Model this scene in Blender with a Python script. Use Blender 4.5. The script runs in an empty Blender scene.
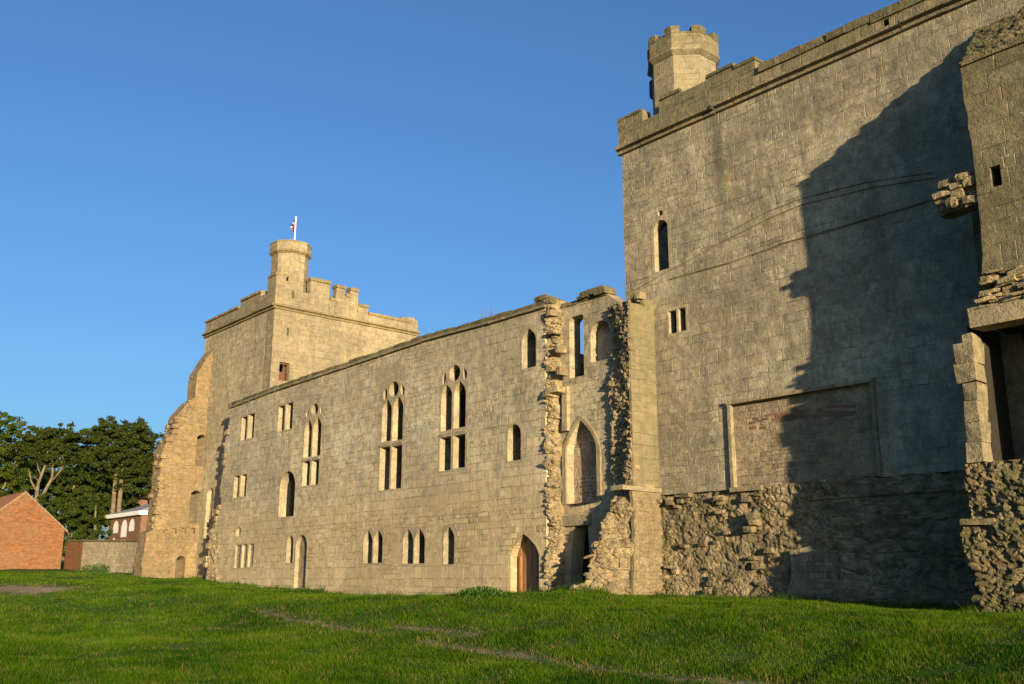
import bpy, bmesh, math, random
import numpy as np
from mathutils import Vector, noise
from mathutils.geometry import delaunay_2d_cdt
rnd = random.Random(7)
R = math.radians
SC = bpy.context.scene
COL = SC.collection

# ------------------------------------------------------------------ camera
FPX, PITCH, ROLL, WA = 977.5, R(13.77), R(0.13), R(40.5)
EYE = Vector((0, 0, 1.6))
FW = Vector((0, math.cos(PITCH), math.sin(PITCH)))
R0 = Vector((1, 0, 0)); U0 = R0.cross(FW)
RT = math.cos(ROLL)*R0 + math.sin(ROLL)*U0
UP = -math.sin(ROLL)*R0 + math.cos(ROLL)*U0
cam = bpy.data.cameras.new('camera'); camo = bpy.data.objects.new('camera', cam); COL.objects.link(camo)
cam.sensor_width = 36; cam.lens = FPX*36/1024; cam.clip_start = 0.1; cam.clip_end = 6000
from mathutils import Matrix
M = Matrix((RT, UP, -FW)).transposed().to_4x4(); M.translation = EYE
camo.matrix_world = M
SC.camera = camo
SC.render.resolution_x = 1024; SC.render.resolution_y = 684

# the castle's own axes: s runs along the walls (to the left), d runs away through them
sa, ca = math.sin(WA), math.cos(WA)
def P(s, d, z): return Vector((-sa*s + ca*d, ca*s + sa*d, z))
def SD(x, y): return (-sa*x + ca*y, ca*x + sa*y)
WV = P(1, 0, 0); NV = P(0, 1, 0)

# ------------------------------------------------------------------ sun and sky
SUN_AZ, SUN_EL = R(19.5), R(5.6)          # direction the light travels, measured from the wall's line
tr = (WV*math.cos(SUN_AZ) + NV*math.sin(SUN_AZ))*math.cos(SUN_EL) - Vector((0, 0, 1))*math.sin(SUN_EL)
sun = bpy.data.lights.new('sun', 'SUN'); suno = bpy.data.objects.new('sun', sun); COL.objects.link(suno)
suno.rotation_euler = tr.to_track_quat('-Z', 'Y').to_euler()
sun.energy = 5.0; sun.angle = R(0.6); sun.color = (1.0, 0.78, 0.47)
world = bpy.data.worlds.new('World'); SC.world = world; world.use_nodes = True
wn = world.node_tree
bg = wn.nodes['Background']
sky = wn.nodes.new('ShaderNodeTexSky'); sky.sky_type = 'NISHITA'; sky.sun_disc = False
ts = -tr
sky.sun_elevation = SUN_EL
sky.sun_rotation = math.atan2(ts.x, ts.y)
sky.altitude = 0; sky.air_density = 1.0; sky.dust_density = 1.8; sky.ozone_density = 3.0
tint = wn.nodes.new('ShaderNodeVectorMath'); tint.operation = 'MULTIPLY'; tint.inputs[1].default_value = (1.08, 1.32, 1.66)
wn.links.new(sky.outputs[0], tint.inputs[0]); wn.links.new(tint.outputs[0], bg.inputs[0]); bg.inputs[1].default_value = 0.080
SC.view_settings.view_transform = 'Standard'; SC.view_settings.look = 'None'
SC.view_settings.gamma = 1; SC.view_settings.exposure = 1.12; SC.view_settings.use_curve_mapping = False

# ------------------------------------------------------------------ sight-line measuring (pixel of the photograph -> point on a real plane)
def ray(x, y): return ((x-512)*RT + (342-y)*UP + FPX*FW).normalized()
def ON(x, y, d):                    # on the plane d = const: (s, z)
    v = ray(x, y); q = EYE + v*(d/v.dot(NV)); return (q.dot(WV), q.z)
def CR(x, y, s):                    # on the plane s = const: (d, z)
    v = ray(x, y); q = EYE + v*(s/v.dot(WV)); return (q.dot(NV), q.z)

# ------------------------------------------------------------------ ground shape
def sst(t): t = max(0.0, min(1.0, t)); return t*t*(3-2*t)
GS = [0, 10.5, 12.8, 14.8, 18.8, 21.6, 22.6, 26.5, 29.3, 35.3, 43, 47, 51.7, 57.3, 60.6, 79.6, 95]
GZ = [.92, .92, .95, 1.02, 1.06, 1.12, 1.2, 1.08, .95, .96, 1.08, 1.18, 1.42, 1.66, 1.88, 2.42, 2.8]
def ground(x, y):
    s, d = SD(x, y)
    q = d + 0.25*max(0.0, s-20) - 0.10*max(0.0, min(10, 20-s))
    yy = max(0, min(y, 150))
    z = 0.9*sst((q-10.5)/10.5) + 0.022*max(0, yy-16) + 0.015*max(0, min(yy, 100)-56)
    if d > 10:
        zt = float(np.interp(s, GS, GZ)); k = sst((d-12)/9.0)*sst((120-s)/30.0)
        z = z*(1-k) + zt*k
    if y > 0:
        z += 0.10*noise.noise(Vector((x*.22, y*.22, 3)))*sst((y-8)/8) + (0.055*noise.noise(Vector((x*.8, y*.8, 9))) + .022*noise.noise(Vector((x*2.3, y*2.3, 4))))*(1 if y > 8 else 0)
    return z
def GP(px, py):                     # where a sight line meets the ground
    v = ray(px, py); t = 8.0
    while t < 140:
        q = EYE + v*t
        if q.z < ground(q.x, q.y): return (q.x, q.y)
        t += 0.1
    return (q.x, q.y)

# ------------------------------------------------------------------ materials
class NT:
    def __init__(s, name):
        s.m = bpy.data.materials.new(name); s.m.use_nodes = True; s.t = s.m.node_tree
        s.b = s.t.nodes['Principled BSDF']; s.b.inputs['Roughness'].default_value = .92
        s.b.inputs['Specular IOR Level'].default_value = .2
    def n(s, typ, ins=None, **kw):
        nd = s.t.nodes.new(typ)
        for k, v in kw.items(): setattr(nd, k, v)
        for k, v in (ins or {}).items(): s.set(nd.inputs[k], v)
        return nd
    def set(s, sock, v):
        if isinstance(v, bpy.types.NodeSocket): s.t.links.new(v, sock)
        else: sock.default_value = v
    def math(s, op, a, b=None, c=None, clamp=False):
        nd = s.t.nodes.new('ShaderNodeMath'); nd.operation = op; nd.use_clamp = clamp
        s.set(nd.inputs[0], a)
        if b is not None: s.set(nd.inputs[1], b)
        if c is not None: s.set(nd.inputs[2], c)
        return nd.outputs[0]
    def ss(s, v, a, b, lo=0.0, hi=1.0):
        nd = s.n('ShaderNodeMapRange', interpolation_type='SMOOTHSTEP'); s.set(nd.inputs[0], v)
        for i, q in enumerate((a, b, lo, hi)): nd.inputs[i+1].default_value = q
        return nd.outputs[0]
    def noise(s, vec, scale, detail=4, rough=.55, lac=2.0):
        nd = s.n('ShaderNodeTexNoise', {'Scale': scale, 'Detail': detail, 'Roughness': rough, 'Lacunarity': lac}); s.set(nd.inputs['Vector'], vec)
        return nd.outputs[0]
    def mapv(s, vec, sc):
        nd = s.n('ShaderNodeMapping'); s.set(nd.inputs[0], vec); nd.inputs['Scale'].default_value = sc
        return nd.outputs[0]
    def mix(s, f, a, b, mode='MIX'):
        nd = s.t.nodes.new('ShaderNodeMix'); nd.data_type = 'RGBA'; nd.blend_type = mode
        s.set(nd.inputs[0], f)
        s.set(nd.inputs[6], a if isinstance(a, bpy.types.NodeSocket) else (*a, 1))
        s.set(nd.inputs[7], b if isinstance(b, bpy.types.NodeSocket) else (*b, 1))
        return nd.outputs[2]
    def col(s, c): s.set(s.b.inputs['Base Color'], c if isinstance(c, bpy.types.NodeSocket) else (*c, 1))
    def bump(s, h, dist, strength=1.0):
        nd = s.n('ShaderNodeBump', {'Distance': dist, 'Strength': strength}); s.set(nd.inputs['Height'], h)
        s.t.links.new(nd.outputs[0], s.b.inputs['Normal'])

def weather(N, obj, c, dark=(.13, .12, .085), amt=.5, streak=.5, yellow=(.42, .33, .16), yamt=.3, lite=(.52, .44, .29)):
    huge = N.noise(obj, .22, 5, .62)
    c = N.mix(N.math('MULTIPLY', N.ss(huge, .48, .58), amt*1.1), c, tuple(x*1.15 for x in dark))
    c = N.mix(N.math('MULTIPLY', N.ss(huge, .46, .38), .5), c, lite)
    big = N.noise(obj, .38, 6, .70)
    c = N.mix(N.math('MULTIPLY', N.ss(big, .47, .58), amt*.8), c, dark)
    big2 = N.noise(N.mapv(obj, (1, 1, .5)), .55, 6, .7)
    c = N.mix(N.math('MULTIPLY', N.ss(big2, .46, .58), amt*.7), c, tuple(x*1.25 for x in dark))
    w2 = N.noise(N.mapv(obj, (1, 1, .10)), 1.5, 6, .65)
    c = N.mix(N.math('MULTIPLY', N.ss(w2, .52, .66), streak), c, dark)
    w3 = N.noise(obj, .9, 4, .6)
    c = N.mix(N.math('MULTIPLY', N.ss(w3, .5, .68), yamt), c, yellow)
    w4 = N.noise(obj, 3.3, 5, .7)
    c = N.mix(N.math('MULTIPLY', N.ss(w4, .48, .62), .50), c, dark)
    c = N.mix(N.math('MULTIPLY', N.ss(w4, .46, .32), .40), c, lite)
    fine = N.noise(obj, 14, 5, .7)
    c = N.mix(N.math('MULTIPLY', N.ss(fine, .48, .68), .6), c, dark)
    grit = N.noise(obj, 38, 3, .6)
    c = N.mix(N.math('MULTIPLY', N.ss(grit, .5, .7), .35), c, dark)
    return c, fine

def ashlar(name, c1, c2, h=.31, w=.52, joint=(.52, .46, .34), mort=.75, dark=(.13, .12, .085), amt=.5, streak=.4,
           yellow=(.42, .33, .16), yamt=.3, rough=1.0, red=.05, warmlow=0.0, blockoff=.5, stain=None, jmin=.2):
    N = NT(name)
    tc = N.n('ShaderNodeTexCoord'); obj = tc.outputs['Object']
    uv = N.n('ShaderNodeUVMap', uv_map='wall').outputs[0]
    wob = N.n('ShaderNodeTexNoise', {'Scale': 1.6, 'Detail': 5.0}); N.t.links.new(uv, wob.inputs['Vector'])
    wo = N.n('ShaderNodeVectorMath', {0: wob.outputs['Color'], 1: (.5, .5, .5)}, operation='SUBTRACT').outputs[0]
    wo = N.n('ShaderNodeVectorMath', {0: wo, 'Scale': .085}, operation='SCALE').outputs[0]
    uv2 = N.n('ShaderNodeVectorMath', {0: uv, 1: wo}, operation='ADD').outputs[0]
    sp = N.n('ShaderNodeSeparateXYZ', {0: uv2}); U, V = sp.outputs[0], sp.outputs[1]
    # courses of uneven height, blocks of uneven width
    def v1(W, feat, rn):
        nd = N.n('ShaderNodeTexVoronoi', voronoi_dimensions='1D', feature=feat); N.set(nd.inputs['W'], W)
        nd.inputs['Scale'].default_value = 1; nd.inputs['Randomness'].default_value = rn; return nd
    def pattern(h, w, off):
        Wv = N.math('ADD', N.math('DIVIDE', V, h), off)
        r1 = v1(Wv, 'F1', .85); r2 = v1(Wv, 'DISTANCE_TO_EDGE', .85)
        rs = N.n('ShaderNodeSeparateColor', {0: r1.outputs['Color']})
        ww = N.math('MULTIPLY_ADD', rs.outputs[1], w*1.0, w*.55)
        W2 = N.math('MULTIPLY_ADD', rs.outputs[0], 731.0, N.math('DIVIDE', U, ww))
        b1 = v1(W2, 'F1', 1.0); b2 = v1(W2, 'DISTANCE_TO_EDGE', 1.0)
        e = N.math('MINIMUM', N.math('MULTIPLY', r2.outputs['Distance'], h), N.math('MULTIPLY', b2.outputs['Distance'], ww))
        tl = N.math('SUBTRACT', W2, b1.outputs['W']); tv = N.math('SUBTRACT', Wv, r1.outputs['W'])
        return e, b1.outputs['Color'], tl, tv
    eA, cA, tlA, tvA = pattern(h, w, 0.0)
    eB, cB, tlB, tvB = pattern(h*.60, w*.62, 7.3)
    pm = N.math('GREATER_THAN', N.noise(N.mapv(uv, (.8, 1.0, 1)), .42, 3, .6), .555)
    def sel(a, b): return N.math('ADD', N.math('MULTIPLY', a, N.math('SUBTRACT', 1.0, pm)), N.math('MULTIPLY', b, pm))
    e = sel(eA, eB); tlx = sel(tlA, tlB); tvx = sel(tvA, tvB)
    mc = N.t.nodes.new('ShaderNodeMix'); mc.data_type = 'RGBA'; N.t.links.new(pm, mc.inputs[0]); N.t.links.new(cA, mc.inputs[6]); N.t.links.new(cB, mc.inputs[7])
    bs = N.n('ShaderNodeSeparateColor', {0: mc.outputs[2]})
    jn = N.noise(uv, 1.1, 3, .6)
    jw = N.ss(jn, .35, .7, .009, .030)
    face0 = N.math('DIVIDE', e, jw, clamp=True)
    jd = N.ss(N.noise(uv, .9, 5, .65), .38, .60, jmin, 1.0)
    face = N.math('SUBTRACT', 1.0, N.math('MULTIPLY', N.math('SUBTRACT', 1.0, face0), jd))
    c = N.mix(N.math('MULTIPLY_ADD', bs.outputs[0], .75, N.math('MULTIPLY', N.noise(obj, 1.7, 5, .65), .3)), c1, c2)
    c = N.mix(N.math('MULTIPLY', N.math('GREATER_THAN', bs.outputs[1], 1-red), .30), c, (.34, .20, .12))
    c = N.mix(N.math('MULTIPLY', N.math('LESS_THAN', bs.outputs[1], .07), .28), c, (.45, .40, .29))
    c, fine = weather(N, obj, c, dark, amt, streak, yellow, yamt, tuple(min(.55, x*1.3) for x in c1))
    if warmlow:
        z = N.n('ShaderNodeSeparateXYZ', {0: obj}).outputs[2]
        zz = N.math('ADD', z, N.math('MULTIPLY', N.noise(obj, .5, 3), 3.0))
        c = N.mix(N.ss(zz, 3.4, 6.6, warmlow, 0.0), c, N.mix(bs.outputs[0], (.47, .36, .19), (.38, .29, .16)))
    if stain:
        u0, v0, v1 = stain
        q = N.math('ABSOLUTE', N.math('SUBTRACT', U, u0))
        q = N.math('ADD', q, N.math('MULTIPLY', N.math('SUBTRACT', N.noise(obj, 3, 4), .5), .25))
        c = N.mix(N.math('MULTIPLY', N.ss(q, .06, .30, .6, 0.0), N.ss(V, v0, v1)), c, (.085, .085, .06))
    jm = N.math('MULTIPLY', N.math('SUBTRACT', 1.0, face), N.ss(N.noise(uv, .8, 5, .65), .40, .58, jmin, 1.0))
    jc = N.mix(1.0 if jmin > .9 else N.ss(N.noise(uv, 1.7, 4, .6), .44, .54), tuple(x*.85 for x in dark), joint)
    c = N.mix(N.math('MULTIPLY', jm, mort), c, jc)
    N.col(c)
    med = N.noise(obj, 4.5, 5, .65)
    pit = N.ss(N.noise(obj, 28, 3, .6), .33, .5)
    hh = N.math('MULTIPLY_ADD', face, 1.0, N.math('MULTIPLY', bs.outputs[2], blockoff))
    tl = N.math('MULTIPLY', tlx, N.math('SUBTRACT', bs.outputs[1], .5))
    tv = N.math('MULTIPLY', tvx, N.math('SUBTRACT', bs.outputs[0], .5))
    hh = N.math('MULTIPLY_ADD', tl, 2.4, hh); hh = N.math('MULTIPLY_ADD', tv, .7, hh)
    lowf = N.noise(obj, 1.1, 3, .6)
    hh = N.math('MULTIPLY_ADD', lowf, 2.0, hh)
    hh = N.math('MULTIPLY_ADD', med, 1.7*rough, hh)
    hh = N.math('MULTIPLY_ADD', pit, .35*rough, hh)
    hh = N.math('MULTIPLY_ADD', fine, .5*rough, hh)
    N.bump(hh, .022)
    return N.m

def stone(name, c1, c2, dark=(.13, .12, .085), amt=.35, rough=1.0, moss=0.0, joints=0.0):
    """rough stone; per-stone tone comes from the mesh"""
    N = NT(name)
    obj = N.n('ShaderNodeTexCoord').outputs['Object']
    tone = N.n('ShaderNodeAttribute', attribute_name='tone').outputs['Fac']
    t = N.math('ADD', N.math('MULTIPLY', tone, .8), N.math('MULTIPLY', N.noise(obj, 2.5, 4), .4))
    c = N.mix(N.ss(t, .15, .95), c1, c2)
    c, fine = weather(N, obj, c, dark, amt, .2, tuple(x*y for x, y in zip(c1, (1.1, 1.0, .8))), .4, tuple(x*1.3 for x in c1))
    if moss: c = N.mix(N.math('MULTIPLY', N.ss(N.noise(obj, 1.6, 5, .65), .45, .62), moss), c, (.10, .105, .035))
    N.col(c)
    h = N.math('MULTIPLY_ADD', N.noise(obj, 6, 6, .7), 2.0, N.math('MULTIPLY', fine, .8))
    h = N.math('MULTIPLY_ADD', N.ss(N.noise(obj, 24, 3), .35, .5), .3, h)
    N.bump(h, .03*rough)
    return N.m

MAT = {}
G1 = dict(dark=(.125, .112, .085))
MAT['curtain'] = ashlar('curtain_ashlar', (.56, .475, .32), (.45, .38, .26), .36, .56, amt=.48, streak=.42, yamt=.25, warmlow=.5, red=.04, rough=.75, dark=(.19, .17, .125), yellow=(.50, .40, .21))
MAT['bay'] = ashlar('bay_ashlar', (.48, .405, .27), (.38, .32, .225), .40, .62, amt=.35, streak=.3, yamt=.3, warmlow=.5, red=.05, **G1)
MAT['tower'] = ashlar('tower_ashlar', (.46, .395, .275), (.36, .31, .22), .36, .62, amt=.55, streak=.5, yamt=.2, red=.02, stain=(18.85, 9.5, 16.5), dark=(.15, .132, .098))
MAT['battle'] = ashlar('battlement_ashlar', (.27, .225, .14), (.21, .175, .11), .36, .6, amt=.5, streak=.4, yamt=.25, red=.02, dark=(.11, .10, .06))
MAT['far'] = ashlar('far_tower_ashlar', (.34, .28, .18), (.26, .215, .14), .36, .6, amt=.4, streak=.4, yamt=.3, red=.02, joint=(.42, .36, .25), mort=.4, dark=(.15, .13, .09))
MAT['farfront_lightened'] = ashlar('far_tower_front_painted_light', (.48, .40, .26), (.38, .315, .205), .36, .6, amt=.35, streak=.35, yamt=.3, red=.02, joint=(.5, .43, .3), mort=.4, dark=(.19, .165, .115))  # far ashlar lightened; extra sunlight on the front is put into the colour
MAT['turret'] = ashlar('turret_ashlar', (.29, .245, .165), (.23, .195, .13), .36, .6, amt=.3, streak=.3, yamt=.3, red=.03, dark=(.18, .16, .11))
MAT['stub_return'] = ashlar('stained_return_ashlar', (.225, .19, .115), (.175, .15, .09), .40, .8, amt=.3, streak=.5, yamt=.15, red=.02, dark=(.12, .11, .07), mort=.3, joint=(.3, .26, .18))  # dark stained stone on the stub's right-facing side
MAT['plinth'] = ashlar('plinth_ashlar', (.32, .255, .15), (.25, .20, .12), .24, .42, amt=.25, streak=.25, yamt=.25, red=.05, rough=2.6, blockoff=1.3, dark=(.16, .13, .085), mort=.3, joint=(.3, .26, .18))
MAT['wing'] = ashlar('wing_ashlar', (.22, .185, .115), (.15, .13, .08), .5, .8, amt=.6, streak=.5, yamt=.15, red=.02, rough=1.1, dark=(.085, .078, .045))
MAT['stub'] = ashlar('stub_masonry', (.31, .23, .125), (.24, .17, .095), .30, .5, joint=(.30, .25, .17), mort=.4, amt=.2, streak=.25, yamt=.3, red=.16, rough=2.2, dark=(.14, .115, .075), blockoff=1.2, yellow=(.33, .24, .11))
MAT['gwall'] = ashlar('garden_wall_stone', (.62, .50, .32), (.50, .40, .26), .27, .5, amt=.25, streak=.3, yamt=.4, red=.08, dark=(.2, .17, .12))
MAT['patch'] = ashlar('panel_masonry', (.42, .34, .22), (.25, .20, .135), .22, .42, joint=(.2, .17, .11), mort=.5, amt=.3, streak=.2, yamt=.35, red=.16, rough=2.0, blockoff=1.1, **G1)
MAT['foot'] = ashlar('foot_masonry', (.40, .34, .22), (.15, .125, .085), .27, .45, joint=(.10, .09, .06), mort=.7, amt=.4, streak=.2, yamt=.25, red=.08, rough=1.8, blockoff=1.0, **G1)
MAT['infill'] = ashlar('blocking_masonry', (.46, .37, .25), (.20, .155, .105), .21, .33, joint=(.66, .58, .43), mort=1.0, jmin=1.0, amt=.3, streak=.2, yamt=.1, red=.1, rough=1.5, **G1)
MAT['infill_dark'] = ashlar('doorway_blocking', (.13, .095, .055), (.09, .068, .04), .25, .4, joint=(.15, .12, .075), mort=.4, amt=.3, streak=.3, yamt=.1, red=.1, rough=1.5, **G1)
MAT['infill_pale'] = ashlar('blocking_masonry_pale', (.36, .29, .19), (.28, .22, .15), .25, .4, amt=.3, streak=.2, yamt=.2, red=.1, rough=1.5, **G1)
MAT['trim'] = stone('dressed_stone', (.32, .265, .17), (.26, .215, .14), (.15, .13, .09), .3, .6)
MAT['wtrim'] = stone('window_stone', (.44, .37, .25), (.36, .305, .21), (.18, .16, .115), .35, .8)
MAT['coping'] = stone('lichened_coping', (.26, .215, .125), (.18, .15, .09), (.07, .065, .04), .5, 1.0, moss=.45)
MAT['farcoping'] = stone('lichened_far_coping', (.30, .235, .12), (.24, .19, .10), (.13, .11, .07), .3, 1.0)
MAT['string'] = stone('string_course_stone', (.36, .30, .19), (.28, .24, .15), (.11, .10, .07), .45, 1.0)
MAT['rubble'] = stone('broken_rubble', (.42, .335, .195), (.28, .22, .13), (.12, .10, .07), .3, 1.6)
MAT['rubbled'] = stone('weathered_rubble', (.44, .35, .21), (.20, .16, .10), (.10, .09, .06), .35, 1.6, moss=.3)
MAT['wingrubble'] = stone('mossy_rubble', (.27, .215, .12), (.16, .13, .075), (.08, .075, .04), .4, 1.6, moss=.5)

def simple(name, c, rough=.85, noise_c=None, sc=6.0, bump=0.0):
    N = NT(name); obj = N.n('ShaderNodeTexCoord').outputs['Object']
    f = N.noise(obj, sc, 5, .6)
    N.col(N.mix(N.ss(f, .35, .65), c, noise_c or tuple(x*.75 for x in c)))
    N.b.inputs['Roughness'].default_value = rough
    if bump: N.bump(f, bump)
    return N.m
MAT['dark'] = simple('painted_shade_stone', (.03, .026, .02), bump=.02)  # near-black colour carries the shade inside openings and the wing chamber
MAT['white'] = simple('white_paint', (.78, .78, .76), .6, (.7, .7, .68))
MAT['moss'] = simple('moss_turf', (.085, .09, .025), .95, (.06, .055, .022), 8, .05)
MAT['lead'] = simple('dark_lead', (.06, .06, .065), .6)
MAT['pot'] = simple('clay_pot', (.32, .12, .06), .8)
MAT['verge'] = simple('verge_mortar', (.26, .19, .12), .9)
MAT['bark'] = simple('bark', (.17, .14, .09), .9, (.10, .08, .05), 1.5, .06)
MAT['brown'] = simple('brown_frame', (.14, .06, .035), .7)
def slate():
    N = NT('slate'); obj = N.n('ShaderNodeTexCoord').outputs['Object']
    f = N.noise(obj, 1.5, 5, .6); N.col(N.mix(f, (.24, .24, .25), (.40, .40, .40)))
    N.b.inputs['Roughness'].default_value = .45; N.bump(f, .05); return N.m
MAT['slate'] = slate()
def brick(name, c1, c2, mort):
    N = NT(name); uv = N.n('ShaderNodeUVMap', uv_map='wall').outputs[0]
    obj = N.n('ShaderNodeTexCoord').outputs['Object']
    b = N.n('ShaderNodeTexBrick', {'Scale': 1.0, 'Mortar Size': .006, 'Brick Width': .23, 'Row Height': .078, 'Bias': -.1})
    N.t.links.new(uv, b.inputs['Vector'])
    b.inputs['Color1'].default_value = (*c1, 1); b.inputs['Color2'].default_value = (*c2, 1); b.inputs['Mortar'].default_value = (*mort, 1)
    c = N.mix(N.math('MULTIPLY', N.ss(N.noise(obj, .8, 5, .6), .4, .65), .45), b.outputs[0], (.20, .125, .07))
    c = N.mix(N.math('MULTIPLY', N.ss(N.noise(obj, 3.5, 4, .6), .5, .65), .4), c, (.11, .055, .035))
    N.col(c); N.bump(N.math('SUBTRACT', N.noise(obj, 9, 4), b.outputs[1]), .012); return N.m
MAT['hbrickd'] = simple('old_red_brick', (.22, .12, .08), .9, (.13, .085, .06), 3)
MAT['brick'] = brick('barn_brick', (.26, .105, .042), (.13, .048, .022), (.24, .17, .09))
MAT['hbrick'] = brick('house_brick', (.22, .115, .075), (.16, .08, .055), (.24, .18, .13))
def tiles():
    N = NT('clay_pantiles'); uv = N.n('ShaderNodeUVMap', uv_map='wall').outputs[0]
    obj = N.n('ShaderNodeTexCoord').outputs['Object']
    w = N.n('ShaderNodeTexWave', {'Scale': 1.1, 'Distortion': .3}, bands_direction='X'); N.t.links.new(uv, w.inputs[0])
    N.col(N.mix(N.ss(N.noise(obj, 2, 5, .7), .35, .65), (.34, .14, .06), (.22, .11, .06)))
    N.bump(w.outputs[1], .05); return N.m
MAT['tiles'] = tiles()
def planks():
    N = NT('door_planks'); uv = N.n('ShaderNodeUVMap', uv_map='wall').outputs[0]
    sp = N.n('ShaderNodeSeparateXYZ', {0: uv})
    obj = N.n('ShaderNodeTexCoord').outputs['Object']
    g = N.noise(N.mapv(obj, (14, 14, .8)), 1.5, 4, .6)
    N.col(N.mix(N.ss(g, .3, .7), (.33, .175, .085), (.20, .105, .05))); N.b.inputs['Roughness'].default_value = .6
    N.bump(g, .01); return N.m
MAT['door'] = planks()

def leafmat(name, c1, c2, transl=.35, rough=.6, dryc=None):
    N = NT(name); N.t.nodes.remove(N.b)
    out = N.t.nodes['Material Output']
    tone = N.n('ShaderNodeAttribute', attribute_name='tone').outputs['Fac']
    obj = N.n('ShaderNodeTexCoord').outputs['Object']
    t = N.math('MULTIPLY_ADD', N.noise(obj, .25, 3), .5, N.math('MULTIPLY', tone, .6))
    c = N.mix(N.ss(t, .2, .8), c1, c2)
    if dryc: c = N.mix(N.ss(tone, 1.15, 1.35), c, dryc)
    d = N.n('ShaderNodeBsdfDiffuse'); N.t.links.new(c, d.inputs[0])
    tl = N.n('ShaderNodeBsdfTranslucent'); N.t.links.new(c, tl.inputs[0])
    gl = N.n('ShaderNodeBsdfGlossy', {'Roughness': rough}); gl.inputs[0].default_value = (.9, .9, .8, 1)
    m = N.n('ShaderNodeMixShader', {0: transl}); N.t.links.new(d.outputs[0], m.inputs[1]); N.t.links.new(tl.outputs[0], m.inputs[2])
    m2 = N.n('ShaderNodeMixShader', {0: .004}); N.t.links.new(m.outputs[0], m2.inputs[1]); N.t.links.new(gl.outputs[0], m2.inputs[2])
    N.t.links.new(m2.outputs[0], out.inputs[0]); return N.m
MAT['grass'] = leafmat('grass_blades', (.012, .055, .001), (.080, .155, .003), .38, dryc=(.22, .17, .06))
MAT['weed'] = leafmat('weed_leaves', (.03, .09, .01), (.06, .13, .02), .3)
MAT['twig'] = simple('dry_twigs', (.28, .18, .12))
MAT['leaf_a'] = leafmat('leaves_dark', (.014, .030, .006), (.050, .062, .012), .2)
MAT['leaf_b'] = leafmat('leaves_light', (.024, .050, .008), (.085, .11, .016), .3)
MAT['leaf_c'] = leafmat('leaves_mid', (.016, .036, .006), (.055, .072, .012), .25)

def groundmat():
    N = NT('turf'); obj = N.n('ShaderNodeTexCoord').outputs['Object']
    dirt = N.n('ShaderNodeAttribute', attribute_name='dirt').outputs['Fac']
    g = N.mix(N.noise(obj, 1.2, 6, .7), (.030, .065, .008), (.055, .10, .014))
    e = N.mix(N.ss(N.noise(obj, 5, 6, .7), .35, .65), (.22, .155, .095), (.33, .25, .17))
    f = N.math('ADD', dirt, N.math('MULTIPLY', N.math('SUBTRACT', N.noise(obj, 2.2, 8, .75), .5), 1.7))
    N.col(N.mix(N.ss(f, .40, .95), g, e)); N.bump(N.noise(obj, 9, 6, .7), .06); return N.m
MAT['ground'] = groundmat()

# ------------------------------------------------------------------ object helpers
def tag(o, label=None, cat=None, group=None, kind=None):
    for k, v in (('label', label), ('category', cat), ('group', group), ('kind', kind)):
        if v: o[k] = v
    return o
def thing(name, loc, label, cat, group=None):
    o = bpy.data.objects.new(name, None); COL.objects.link(o); o.location = loc; o.empty_display_size = .5
    return tag(o, label, cat, group)
def wloc(o):
    v = Vector(o.location)
    while o.parent: o = o.parent; v += o.location
    return v

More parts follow.
